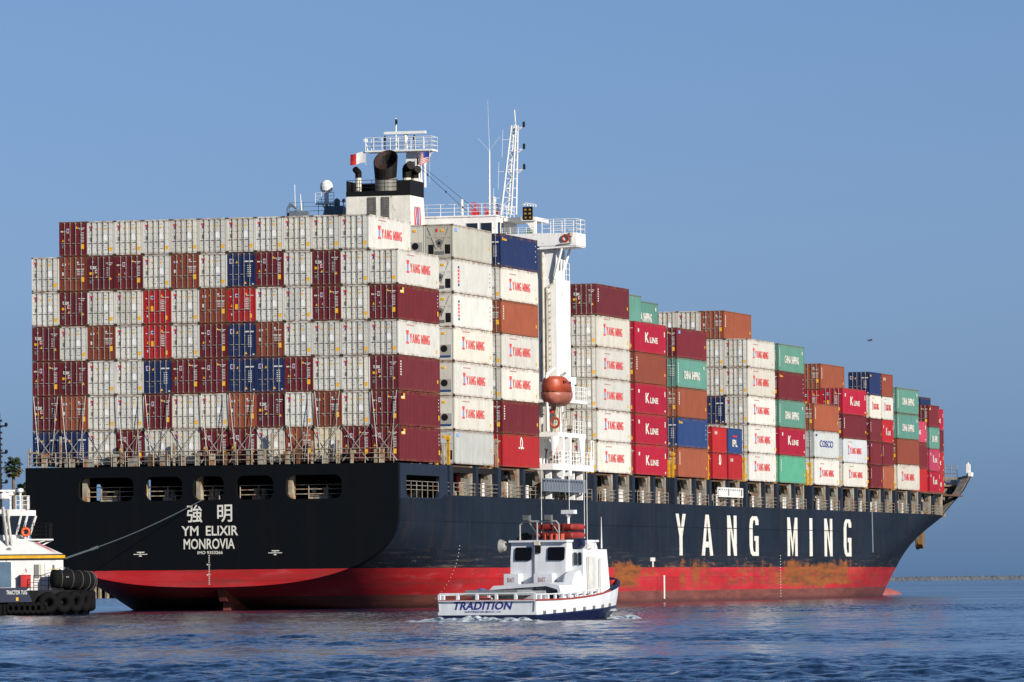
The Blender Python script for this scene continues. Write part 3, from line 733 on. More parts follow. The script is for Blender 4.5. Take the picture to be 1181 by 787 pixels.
# funnel
mb = MB()
def taper(x0, x1, y0, y1, z0, X0, X1, Y0, Y1, z1, m=0):
    mb.add([(x0,y0,z0),(x1,y0,z0),(x1,y1,z0),(x0,y1,z0),(X0,Y0,z1),(X1,Y0,z1),(X1,Y1,z1),(X0,Y1,z1)],
        [(0,3,2,1),(0,1,5,4),(1,2,6,5),(2,3,7,6),(3,0,4,7),(4,5,6,7)], m)
taper(45, 50, 12.0, 18.3, 31, 45, 49.3, 12.15, 18.15, 37.05)
funnel = part(mb, 'funnel', paint('funnel_white', (.74, .71, .62), .5, .15, .8, rust=.15))
mb = MB()
t_ = .12
for (x0, x1, y0, y1) in ((44.98, 45.1, 12.12, 18.18), (49.2, 49.35, 12.12, 18.18), (45.1, 49.2, 12.12, 12.24), (45.1, 49.2, 18.06, 18.18)):
    mb.box(x0, x1, y0, y1, 37.05, 38.45 if not (x0 < 45) else 37.5)
mb.box(44.98, 45.1, 12.12, 13.4, 37.5, 38.42)
sub(mb, 'black_band', M_BLACK, funnel)
mb = MB()
for z in (37.85, 38.2, 38.5): mb.tube((45.03, 13.3, z), (45.03, 18.12, z), .03, 4)
for k in range(5): mb.tube((45.03, 13.4+k*1.17, 37.4), (45.03, 13.4+k*1.17, 38.5), .03, 4)
sub(mb, 'funnel_rail', M_BLACK, funnel)
for a, b in ((15.35, 16.15), (14.1, 14.85)):
    mb = MB(); mb.box(44.96, 45.02, a, b, 33.0, 36.95)
    for k in range(24): mb.box(44.92, 44.96, a, b, 33.1+k*.16, 33.17+k*.16)
    sub(mb, 'louvre', paint('louvre_grey', (.17, .16, .15), .7, .4, 3), funnel)
mb = MB()
def fpt(u, v):
    z = 32.6+3.5*v; t = (z-31)/6.05; y = 12.0+.15*t-.02; return (46.1+2.1*u, y, z)
def fq(poly, m, off):
    mb.add([(fpt(u, v)[0], fpt(u, v)[1]-off, fpt(u, v)[2]) for u, v in poly], [tuple(range(len(poly)))], m)
fq([(0, 0), (1, 0), (1, 1), (0, 1)], 0, 0)
fq([(.08, 1), (.34, 1), (.5, .62), (.66, 1), (.92, 1), (.66, .4), (.66, 0), (.34, 0), (.34, .4)], 1, .006)
fq([(.16, 1), (.30, 1), (.5, .55), (.70, 1), (.84, 1), (.60, .42), (.60, 0), (.40, 0), (.40, .42)], 2, .012)
sub(mb, 'funnel_emblem', [M_RED, M_WHITEC, M_BLUE], funnel)
# exhaust uptake with its slanted mouth
mb = MB(); n = 22; cx, cy = 47.6, 15.2; vs = []
for k in range(n):
    t = 2*math.pi*k/n; ca, sa = math.cos(t), math.sin(t)
    vs += [(cx+1.0*ca, cy+1.0*sa, 36.9), (cx+1.0*ca, cy+1.0*sa, 38.9+.3*ca), (cx+1.05*ca, cy+1.12*sa, 40.5+.95*ca), (cx+.95*ca, cy+1.02*sa, 40.5+.93*ca), (cx+.9*ca+.3, cy+.9*sa, 39.7+.7*ca)]
fs = []; mm = []
for k in range(n):
    a, b = k*5, ((k+1) % n)*5
    for j in range(4): mb.add([vs[a+j], vs[b+j], vs[b+j+1], vs[a+j+1]], [(0, 1, 2, 3)], 0 if j == 0 else (1 if j in (1, 2) else 2))
mb.add([vs[k*5+4] for k in range(n)], [tuple(range(n))], 2)
M_SOOT = paint('sooty_steel', (.010, .008, .007), .6, .4, 2); M_INRUST = paint('burnt_rust', (.040, .020, .014), .7, .4, 1.5); M_STK = paint('stack_grey', (.22, .22, .19), .45, .5, 1, rust=.25)
sub(mb, 'exhaust_stack', [M_STK, M_SOOT, M_INRUST], funnel, False)
for (y, x, zt, rr) in ((17.3, 46, 39.55, .30), (13.2, 47.6, 39.9, .42), (12.75, 48.6, 39.6, .36)):
    mb = MB(); mb.tube((x, y, 37), (x, y, 38.8), rr*.9, 10, 0); mb.tube((x, y, 38.8), (x, y, zt-.2), rr, 10, 1); mb.tube((x, y, zt-.25), (x-.5, y-.45*rr/.36*(1 if y < 15 else -.4), zt), rr, 10, 1)
    sub(mb, 'exhaust_pipe', [M_CREAM, M_SOOT], funnel)
# radar mast behind the funnel
mb = MB(); mb.prism([(13.2, 35.4), (14.9, 35.4), (14.6, 41.5), (13.5, 41.5)], 52.2, 53.2, 'x'); mb.prism([(13.6, 40.2), (13.6, 40.9), (12.2, 41.5), (11.95, 41.5)], 52.2, 52.4, 'x')
mb.box(51.4, 53.4, 11.94, 18.3, 41.5, 41.66); mb.tube((52.4, 12.9, 38.2), (52.4, 12.9, 41.5), .12, 6); mb.tube((52.4, 12.9, 38.2), (52.4, 14.2, 40.2), .07, 5); mb.tube((52.4, 12.9, 41.3), (52.4, 14.2, 39.2), .06, 5); mb.tube((52.4, 12.2, 41.5), (52.4, 12.9, 40.2), .07, 5)
rm = part(mb, 'radar_mast', M_WHITEC)
railing([(51.4, 11.95), (51.4, 18.25)], 41.66, 1.15, .03, par=rm, step=.75); railing([(53.3, 11.95), (53.3, 18.25)], 41.66, 1.15, .03, par=rm)
railing([(51.4, 11.95), (53.3, 11.95)], 41.66, 1.15, .03, par=rm)
mb = MB(); mb.box(51.9, 52.2, 12.67, 16.63, 43.12, 43.36); mb.tube((52.2, 14.65, 41.66), (52.2, 14.65, 43.15), .2, 8); mb.tube((52, 15.5, 41.6), (52, 15.5, 44.6), .07, 6, 0); sub(mb, 'radar_scanner', M_WHITEC, rm)
mb = MB()
for y in (16.5, 13.7, 15.4): mb.lathe([(.1, 42.5 if y != 15.4 else 44.0), (.13, 42.8 if y != 15.4 else 44.3), (.06, 43.0 if y != 15.4 else 44.5)], (51.8, y, 0), 8)
mb.tube((51.8, 13.7, 41.7), (51.8, 13.7, 42.5), .05); mb.tube((51.8, 16.5, 41.7), (51.8, 16.5, 42.5), .05)
sub(mb, 'mast_lamp', M_BLACK, rm)
mb = MB(); mb.box(52, 52.3, 18.3, 18.6, 42.5, 42.8); mb.path([(52, 18.2, 41.6), (52, 18.4, 42.5)], .05); sub(mb, 'aerial_box', M_WHITEC, rm)
# satellite dome, its stand, and the port side roof gear
mb = MB(); mb.lathe([(.35, 37.95), (.55, 38.15), (.6, 38.5), (.5, 38.85), (.28, 39.05), (.02, 39.12)], (52, 22.2, 0), 16)
mb.tube((52, 22.2, 37), (52, 22.2, 38), .22, 8); mb.box(51.4, 52.6, 21.3, 23.1, 36.85, 37.0)
for s in (21.8, 22.6): mb.tube((52, s, 35.4), (52, 22.2, 36.9), .1, 6); mb.tube((52, s, 36.9), (52, 44.4-s, 35.4), .06, 6)
dm = part(mb, 'satellite_dome', M_WHITEC); railing([(51.4, 21.3), (51.4, 23.1)], 37.0, .9, .025, par=dm, step=.6)
mb = MB(); mb.box(51, 53, 20.35, 22.1, 35.0, 36.62); part(mb, 'roof_locker', M_BLUEG)
mb = MB(); mb.lathe([(.1, 36.6), (.28, 36.75), (.3, 37.2), (.1, 37.4)], (52, 21.2, 0), 8); mb.lathe([(.05, 36.6), (.08, 37), (.22, 37.1), (.1, 37.35)], (52, 20.55, 0), 8); part(mb, 'roof_ventilator', M_BLUEG)
railing([(51.4, 20.0), (51.4, 25.6)], 36.62-.75, 1.2, .022, M_BLUEG)
mb = MB(); mb.path([(51, 25.6, 35.2), (51, 25.6, 36.6), (51, 25.2, 36.9), (51, 24.8, 36.5)], .12, 6); mb.tube((51, 24.8, 36.3), (51, 23.8, 36.0), .2, 8); mb.box(50.7, 51.3, 23.6, 25.4, 35.4, 36.2)
part(mb, 'deck_crane', M_BLUEG)
mb = MB(); mb.tube((51, 24.9, 36), (51, 24.95, 38.7), .04, 5); mb.tube((51, 24.3, 36), (51, 24.4, 37.8), .1, 5, 0, .03); part(mb, 'roof_aerial', M_WHITEC)
SX0 = len(COL.objects)
# starboard bridge wing, its post, tower and struts
mb = MB(); mb.box(50.0, 53.3, -2.35, 5.6, 32.35, 33.5); mb.prism([(5.6, 32.4), (1.3, 32.4), (.9, 32.05), (-2.3, 32.25), (-2.3, 32.5), (5.6, 32.6)], 50.05, 53.25, 'x')
wing = part(mb, 'bridge_wing', M_WHITE)
railing([(50.2, -2.3), (50.2, .9)], 33.5, 1.25, .035, par=wing, step=1.0); railing([(53.2, -2.3), (53.2, .9)], 33.5, 1.25, .035, par=wing, step=1.0); railing([(50.2, -2.3), (53.2, -2.3)], 33.5, 1.25, .035, par=wing)
railing([(50.1, 1.6), (50.1, 4.6)], 33.5, .55, .025, par=wing, step=.8)
mb = MB(); mb.torus((49.9, -1.35, 33.0), .30, .09, 'x', 16, 6); lr = sub(mb, 'life_ring', M_ORANGE, wing); 
mb = MB(); mb.path([(49.85, -2.0, 33.5), (49.85, -2.0, 32.6), (49.85, -.7, 32.5)], .05); mb.box(49.8, 49.95, -2.1, -1.8, 33.2, 33.55); sub(mb, 'ring_bracket', M_CREAM, wing)
mb = MB(); mb.lathe([(.35, 33.5), (.38, 33.7), (.28, 33.95), (.05, 34.05)], (51.3, 2.4, 0), 12); sub(mb, 'green_dome', paint('green_dome', (.13, .22, .15), .5), wing)
mb = MB(); mb.box(50.6, 53.8, -.25, 4.0, 29.3, 32.1); tp = part(mb, 'wing_post', M_WHITE)
mb = MB(); mb.box(51.6, 52.2, -.28, -.2, 30.2, 31.2); sub(mb, 'pane', M_GREYP, tp)
mb = MB(); mb.box(50.5, 55.4, -.30, 5.0, 20.1, 29.4); tower = part(mb, 'wing_tower', M_WHITE)
mb = MB(); mb.path([(50.35, .9, 20), (50.35, .9, 31.8)], .12, 8); mb.path([(50.35, .55, 20), (50.35, .55, 28.6), (50.35, -.1, 29.0), (50.35, -.1, 29.6)], .09, 8); sub(mb, 'pipe', M_CREAM, tower)
mb = MB()
for k in range(16): mb.box(50.3, 50.42, .15, .45, 20.4+k*.55, 20.46+k*.55)
mb.path([(50.3, .15, 20), (50.3, .15, 28.4)], .03); mb.path([(50.3, .45, 20), (50.3, .45, 28.4)], .03); sub(mb, 'ladder', M_CREAM, tower)
for (xa, xb) in ((50.2, 50.3), (53.0, 52.7)):
    mb = MB(); mb.tube((xa, -.98, 32.3), (xb, -.18, 29.4), .12, 8); part(mb, 'wing_strut', M_WHITE)
railing([(51, -.25), (55.3, -.25)], 29.4, 1.6, .03, step=1.2)
for o_ in list(COL.objects)[SX0:]:      # the wing assembly stands 1.4 m further aft
    if o_.parent is ship: o_.location.x -= 1.4
# boat deck platforms amidships
def deckp(x0, x1, y0, y1, z0, z1, name='platform', mat=None):
    mb = MB(); mb.box(x0, x1, y0, y1, z0, z1); return part(mb, name, mat or M_WHITE)
deckp(50, 57.4, -.9, 3, 18.25, 18.55); deckp(46.6, 56.4, -1.0, 3, 15.1, 15.5); deckp(44.6, 58.9, -1.05, 3, 12.1, 12.65)
for xx in (48.3, 50.7): deckp(xx-.32, xx+.32, -1.08, -.5, 11.6, 15.1, 'platform_leg')
for xx in (45.6, 56.4, 53.6): deckp(xx-.2, xx+.2, -.6, -.1, 9.5, 12.1, 'platform_leg')
mb = MB(); mb.prism([(54, 15.1), (56.2, 15.1), (55.4, 12.7), (55.0, 12.7)], -1.0, -.8, 'y'); part(mb, 'bracket', M_WHITE)
mb = MB(); mb.prism([(45, 15.1), (47.2, 15.1), (45.2, 13.4)], -1.0, -.8, 'y'); part(mb, 'bracket', M_WHITE)
railing([(44.7, -1.0), (58.8, -1.0)], 12.65, 1.15, .035, step=1.0); railing([(52, -.95), (56.3, -.95)], 15.5, 1.1, .03, step=.9); railing([(52.5, -.85), (57.3, -.85)], 18.55, 1.2, .035, step=.7)
deckp(57.9, 58.9, -1.1, -.6, 12.65, 13.2, 'platform_box'); 
mb = MB(); mb.path([(58.0, -1.05, 13.1), (58.0, -1.05, 14.9), (58.8, -1.05, 14.9), (58.8, -1.05, 13.1)], .07); part(mb, 'rail_gate', M_WHITEC)
mb = MB(); mb.lathe([(.62, 18.55), (.62, 19.9), (.78, 19.95), (.78, 20.6)], (53.2, -.2, 0), 16); part(mb, 'raft_canister', M_WHITEC)
for k in range(26):    # the clutter of the boat deck
    x = 45+rn2.random()*12; z = rn2.choice([12.65, 12.65, 15.5, 15.5, 9.5]); y = rn2.uniform(-.5, 1.2); h = rn2.uniform(.5, 2.0); w = rn2.uniform(.12, .5)
    mb = MB()
    if k % 3 == 0: mb.box(x, x+w, y, y+w, z, z+h); mb.box(x-.1, x+w+.1, y-.1, y+w+.1, z+h, z+h+.12); nm = 'deck_fitting'
    elif k % 3 == 1: mb.path([(x, y, z), (x, y, z+h), (x+w, y, z+h+.3)], .08); mb.lathe([(.1, 0), (.18, .3)], (x+w, y, z+h+.2), 8); nm = 'vent_pipe'
    else: mb.lathe([(.18+w*.3, 0), (.18+w*.3, .5)], (x, y, z+.6), 12, axis='x'); mb.box(x, x+.5, y-.2, y+.2, z, z+.5); nm = 'winch_drum'
    part(mb, nm, rn2.choice([M_WHITE, M_WHITE, M_CREAM, M_CREAM, M_BEIGE, M_GREY]))
for (x, z, w, h) in ((47.2, 13.6, .35, .8), (48.0, 12.9, .3, .6), (46.2, 17.2, .7, .35)):
    mb = MB(); mb.box(x, x+w, -.6, -.3, z, z+h); part(mb, 'fire_box', M_RED)
mb = MB(); mb.torus((44.9, -1.15, 16.3), .42, .12, 'x', 16, 6); part(mb, 'life_ring', M_ORANGE)
mb = MB(); mb.box(50.4, 51.8, .0, 2.4, 15.5, 18.2); part(mb, 'boat_deck_house', M_CREAM)
mb = MB(); mb.box(45.4, 47.4, .6, 2.4, 15.5, 18.0); part(mb, 'boat_deck_house', M_CREAM)
mb = MB()
for x in (50.6, 51.3): mb.box(x, x+.35, -.03, .02, 16.4, 17.4)
part(mb, 'pane', M_GREYP)
mb = MB(); mb.path([(44.6, -.6, 15.5), (44.4, -.6, 20.6), (44.7, -1.3, 21.2)], .16, 8); mb.path([(49.6, -.4, 15.5), (50.2, -.4, 20.7), (49.8, -1.0, 21.0)], .14, 8)
mb.path([(47.5, -1.4, 17.9), (49.2, -.9, 15.5)], .06); mb.path([(46.3, -1.4, 17.9), (48.6, -.9, 15.5)], .05); part(mb, 'davit', M_WHITE)

# lifeboat -------------------------------------------------------------------
lb = empty('lifeboat', (46.35, -1.0, 17.75), 'orange enclosed lifeboat hanging beside the white tower amidships', 'lifeboat')
def loft(secs, name, mat, par, smooth=True, closed=True):
    """secs: list of (x, [(y,z),...])"""
    mb = MB(); n = len(secs[0][1])
    for x, ring in secs:
        for y, z in ring: mb.v.append((x, y, z))
    for i in range(len(secs)-1):
        for j in range(n if closed else n-1):
            k = (j+1) % n; mb.f.append((i*n+j, (i+1)*n+j, (i+1)*n+k, i*n+k)); mb.m.append(0)
    for i in (0, len(secs)-1):
        mb.f.append(tuple(i*n+j for j in range(n))); mb.m.append(0)
    return sub(mb, name, mat, par, smooth)
lo = []; hi = []
for k in range(13):
    t = -1+2*k/12; x = 3.05*t; s = math.sqrt(max(.0, 1-abs(t)**3.6))+.05
    lo.append((x, [(1.35*s*math.cos(a), 1.35-1.3*(.35+.65*s)*math.sin(a)**.8 if math.sin(a) > 0 else 1.35) for a in [math.pi*i/12 for i in range(13)]]))
    hh = (1.5 if t < -.1 else 1.5-1.05*((t+.1)/1.1)**1.3)*(.75+.25*s)
    hi.append((x, [(1.25*s*math.copysign(abs(math.cos(a))**.45, math.cos(a)), 1.38+hh*max(0, math.sin(a))**.55) for a in [math.pi*i/12 for i in range(13)]]))
loft(lo, 'boat_hull', paint('boat_pink', (.33, .11, .075), .45, .35, .8), lb); loft(hi, 'canopy', M_ORANGE, lb)
mb = MB(); mb.torus((0, 0, 1.37), 1, .05, 'z', 24, 6); mb.v = [(x*2.95, y*1.32, z) for x, y, z in mb.v]; sub(mb, 'fender_rail', M_BLACK, lb)
mb = MB(); mb.box(-.6, .3, -1.28, -1.1, 1.7, 2.4); sub(mb, 'hatch', paint('hatch_orange', (.34, .05, .02), .5), lb)
mb = MB(); mb.box(1.6, 2.0, -.95, -.75, 1.8, 2.1); sub(mb, 'hatch', MATS['hatch_orange'], lb)
for k_ in range(5):
    mb = MB(); mb.box(-1.9+k_*.7, -1.6+k_*.7, -1.27, -1.18, 2.15, 2.4); sub(mb, 'porthole', M_TINT, lb)
mb = MB(); mb.lathe([(.45, -.1), (.45, .1)], (-2.0, -.2, .1), 10, axis='y'); mb.box(-2.6, -1.6, -.15, .15, .1, .6); sub(mb, 'propeller_guard', M_INRUST, lb)

lb.scale = (.78, .85, .95)
# flags -------------------------------------------------------------------------
def flag_thing(name, label, y0, y1, z0, z1, x, cells, par=None):
    fo = empty(name, (x, y0, z0), label, 'flag'); nu, nv = 20, 13; groups = {}
    mb = MB(); cols = []
    for i in range(nu):
        for j in range(nv):
            def P(a, b):
                u, v = a/nu, b/nv; return (.10*math.sin(u*6+v*1.2)*u, (y1-y0)*u, (z1-z0)*v-.18*u*(1 if y1 > y0 else .4)+.06*math.sin(u*6))
            mb.quad(P(i, j), P(i+1, j), P(i+1, j+1), P(i, j+1), cells((i+.5)/nu, (j+.5)/nv))
    sub(mb, 'cloth', [M_WHITEC, M_RED, M_BLUE], fo); return fo
flag_thing('signal_flag', 'white and red signal flag flying left of the funnel', 18.25, 19.75, 40.55, 41.55, 51.5, lambda u, v: 0 if u < .62 else 1)
flag_thing('national_flag', 'striped red and white flag with blue canton right of the funnel', 12.1, 13.15, 40.4, 41.4, 51.2,
           lambda u, v: 2 if (u < .55 and v > .46) else (1 if int(v*13) % 2 == 0 else 0))
mb = MB(); mb.tube((51.5, 18.25, 40.3), (51.5, 18.25, 42.0), .015, 4); part(mb, 'halyard', M_WHITEC)
mb = MB(); mb.tube((51.2, 12.1, 38.5), (51.2, 12.1, 41.6), .015, 4); part(mb, 'halyard', M_WHITEC)
# bow gear
mb = MB(); mb.box(255.7, 256.2, 2.85, 3.3, 14.6, 16.0); mb.tube((255.9, 3.1, 16), (255.9, 3.1, 16.2), .12); mb.box(255.4, 256.6, 2.6, 3.0, 14.5, 15.0); part(mb, 'bow_lamp_house', M_WHITEC)
mb = MB(); mb.box(258, 272, 8.2, 24, 13.3, 13.45); part(mb, 'forecastle_deck', M_GREY)
mb = MB(); mb.prism([(7.9, 9.5), (4.3, 13.4), (12, 13.4), (12, 9.5)], 258, 258.2, 'x'); part(mb, 'forecastle_bulkhead', paint('bluish_grey', (.26, .29, .31), .6, .4, 1.5))
mb = MB(); mb.lathe([(1.25, 0), (1.25, .1)], (257.86, 7.2, 11.6), 22, axis='x'); part(mb, 'hawse_shade_disc', M_DARK)  # solid dark disc drawn for the shade inside the round opening
mb = MB(); mb.prism([(4.6, 12.9), (6.0, 10.9), (6.4, 11.4), (5.2, 13.2)], 257.8, 257.95, 'x'); part(mb, 'bulkhead_panel', M_NAVYP)
mb = MB(); mb.box(256.4, 256.7, 2.9, 10.0, 14.15, 14.45); part(mb, 'forecastle_rail_beam', M_GREY)
mb = MB(); mb.box(256.5, 258.0, 4.2, 10.0, 13.3, 13.5); part(mb, 'forecastle_deck_edge', M_BEIGE)
railing([(256.5, 4.6), (256.5, 7.6)], 14.45, 1.4, .04, M_GREY, step=.7)
for yy, hh_ in ((5.2, .6), (6.5, .75)):
    mb = MB(); mb.box(256.9, 257.5, yy-.3, yy+.3, 13.5, 13.5+hh_); part(mb, 'deck_locker', M_CREAM)
railing([(254.5, 6.6), (254.5, 9.4)], 9.5, 1.1, .05, M_GREY, step=.8)
mb = MB(); mb.tube((252, 6.6, 9.3), (252.5, 5.6, 13.4), .22); mb.tube((256, 6.9, 9.3), (255, 7.4, 13.4), .22); part(mb, 'forecastle_frame', M_BEIGE)
for yy, hh_ in ((7.4, .8), (6.2, .6), (8.3, 1.1)):
    mb = MB(); mb.box(255.8, 256.6, yy-.35, yy+.35, 12.45, 12.45+hh_); part(mb, 'deck_locker', M_BEIGE)


# ------------------------------------------------------------------ containers
CW, CP = 2.438, 2.464
def corr(mb, x0, x1, y, z0, z1, out, n, depth=.035):
    """trapezoid corrugated wall in the x-z plane, facing out (+1/-1 in y)"""
    xs = []; p = (x1-x0)/n
    for i in range(n):
        a = x0+i*p; xs += [(a, 0), (a+p*.34, 0), (a+p*.5, 1), (a+p*.84, 1)]
    xs.append((x1, 0)); yy = lambda d: y-out*depth*d
    for (a, da), (b, db) in zip(xs, xs[1:]): mb.quad((a, yy(da), z0), (b, yy(db), z0), (b, yy(db), z1), (a, yy(da), z1))
def body_mesh(L, h, smoothwall=False):
    mb = MB(); e = .12
    for x in (0, L-e):
        for y in (0, CW-e): mb.box(x, x+e, y, y+e, .118, h-.118)
    for z in (0, h-.1):
        for y in (0, CW-.08): mb.box(e, L-e, y, y+.08, z, z+.1)
        for x in (0, L-.08): mb.box(x, x+.08, e, CW-e, z, z+.1)
    if smoothwall:
        for y in (.015, CW-.03): mb.box(e, L-e, y, y+.015, .1, h-.1)
    else:
        n = int(L/.40); corr(mb, e, L-e, .02, .1, h-.1, -1, n); corr(mb, e, L-e, CW-.02, .1, h-.1, 1, n)
    mb.box(.08, L-.08, .08, CW-.08, h-.07, h-.03); mb.box(.08, L-.08, .08, CW-.08, .1, .15)
    mb.box(L-.05, L-.02, e, CW-e, .1, h-.1)
    if smoothwall: pass
    for x in (-.006, L-.172):
        for y in (-.006, CW-.156):
            for z in (-.002, h-.118): mb.box(x, x+.178, y, y+.162, z, z+.12, 1)
    o = mb.build('body', [M_CONT, M_CAST], None, link=False); return o.data
def decals(style):
    """(y0,y1,z0,z1,mat) in door fractions, y from the left edge as seen from aft"""
    T = lambda x, y, m=2: ('tri', x, y, m)
    if style == 'white': return [(.09, .22, .80, .86, 3), (.13, .18, .73, .80, 4), (.10, .21, .71, .735, 3), T(.36, .78), T(.64, .78), (.11, .18, .42, .53, 5), (.37, .41, .46, .49, 3), (.56, .74, .42, .60, 6), (.79, .91, .12, .23, 2), (.34, .46, .15, .17, 5), (.63, .74, .15, .17, 5), (.55, .70, .86, .875, 5)]
    if style == 'maroon': return [(.27, .40, .67, .80, 1), (.285, .33, .69, .78, 4), (.34, .385, .69, .78, 3), (.06, .22, .70, .74, 1), (.09, .18, .71, .73, 2), T(.64, .83), T(.14, .45), (.10, .18, .23, .34, 5), (.76, .90, .20, .34, 2), (.68, .92, .80, .82, 1), (.74, .88, .76, .78, 1), (.34, .38, .45, .50, 1)] + [(.76, .90, .40+.045*k, .415+.045*k, 1) for k in range(7)]
    if style == 'tex': return [('txt', .10, .35, .62, .73, 'tex'), (.16, .22, .80, .86, 1), (.28, .38, .50, .60, 1), (.30, .36, .52, .58, 3), (.08, .22, .46, .53, 2), T(.34, .40), T(.84, .34), (.08, .18, .2, .3, 5), (.68, .92, .78, .80, 1), (.74, .88, .73, .75, 1)] + [(.70, .80, .42+.045*k, .435+.045*k, 1) for k in range(6)]
    if style == 'brown': return [(.10, .24, .74, .80, 1), (.12, .20, .76, .79, 4), T(.37, .80), (.60, .90, .62, .64, 1), (.64, .90, .76, .78, 1), (.64, .70, .80, .85, 1), (.76, .90, .26, .40, 2), T(.36, .36), (.10, .20, .45, .55, 1)] + [(.64, .88, .46+.045*k, .475+.045*k, 1) for k in range(4)]
    if style == 'navy': return [(.08, .22, .68, .82, 1), (.10, .15, .70, .80, 4), (.15, .20, .70, .80, 3), T(.34, .72), T(.64, .12), (.62, .92, .72, .76, 1), (.88, .94, .06, .10, 1)] + [(.72, .84, .30+.06*k, .33+.06*k, 1) for k in range(6)] + [(.10, .40, .22, .235, 5)]
    if style == 'red': return [(.27, .38, .72, .82, 1), (.29, .36, .74, .80, 4), (.27, .38, .38, .52, 2), T(.15, .48), T(.66, .82), (.66, .92, .76, .78, 1), (.08, .14, .73, .76, 1), (.12, .2, .2, .26, 1)] + [(.62, .78, .38+.05*k, .40+.05*k, 1) for k in range(7)] + [(.76, .86, .12, .24, 2)]
    return [(.62, .90, .72, .74, 1)] + [(.70, .88, .38+.06*k, .40+.06*k, 1) for k in range(5)] + [T(.36, .74), (.10, .22, .68, .76, 1)]
DEC_MATS = [M_CONT, flat('decal_white', (.55, .55, .52)), M_YEL, M_RED, M_BLUE, M_GREYP, M_PALE]
def door_meshes(style, h):
    out = []
    for side in (0, 1):     # 0: left leaf as seen from aft (port), 1: right leaf (starboard)
        mb = MB(); y1 = CW-.12 if side == 0 else CW/2-.01; y0 = CW/2+.01 if side == 0 else .12
        mb.box(.03, .06, y0, y1, .1, h-.1)
        k = 5; H = h-.24
        for i in range(k):     # raised pressed panels between the recesses
            za = .14+H*i/k; mb.box(.012, .03, y0+.07, y1-.05, za, za+H/k*.72)
        X = .004
        for d in decals(style):
            a = d[1] if d[0] in ('tri', 'txt') else (d[0]+d[1])/2
            if (a < .5) != (side == 0): continue
            Yf = lambda f: CW-CW*f; Zf = lambda f: h*f
            if d[0] == 'tri':
                y, z = Yf(d[1]), Zf(d[2]); mb.add([(X, y-.11, z-.09), (X, y+.11, z-.09), (X, y, z+.12)], [(0, 1, 2)], d[3])
            elif d[0] == 'txt':
                put_text(mb, d[5], lambda u, v, d=d: (X, Yf(d[1]+(d[2]-d[1])*u), Zf(d[3]+(d[4]-d[3])*v)), 1, bold=.03)
            else:
                mb.add([(X-.001*(d[4] in (2, 3, 4)), Yf(a_), Zf(b_)) for a_, b_ in ((d[0], d[2]), (d[1], d[2]), (d[1], d[3]), (d[0], d[3]))], [(0, 1, 2, 3)], d[4])
        out.append(mb.build('door', DEC_MATS, None, link=False, fixn=False).data)
    return out
def bars_mesh(h, side):
    res = []
    for f in ((.2, .40) if side == 0 else (.60, .80)):
        mb = MB(); y = CW-CW*f; mb.tube((-.03, y, .06), (-.03, y, h-.06), .024, 6)
        for z in (.12, h*.3, h*.62, h-.14): mb.box(-.045, .01, y-.06, y+.06, z-.03, z+.03)
        mb.box(-.07, -.04, y-.05, y+.32, h*.36, h*.36+.04)
        res.append(mb.build('locking_bar', M_ROD, None, link=False).data)
    return res
_cache = {}
def cached(key, fn):
    if key not in _cache: _cache[key] = fn()
    return _cache[key]
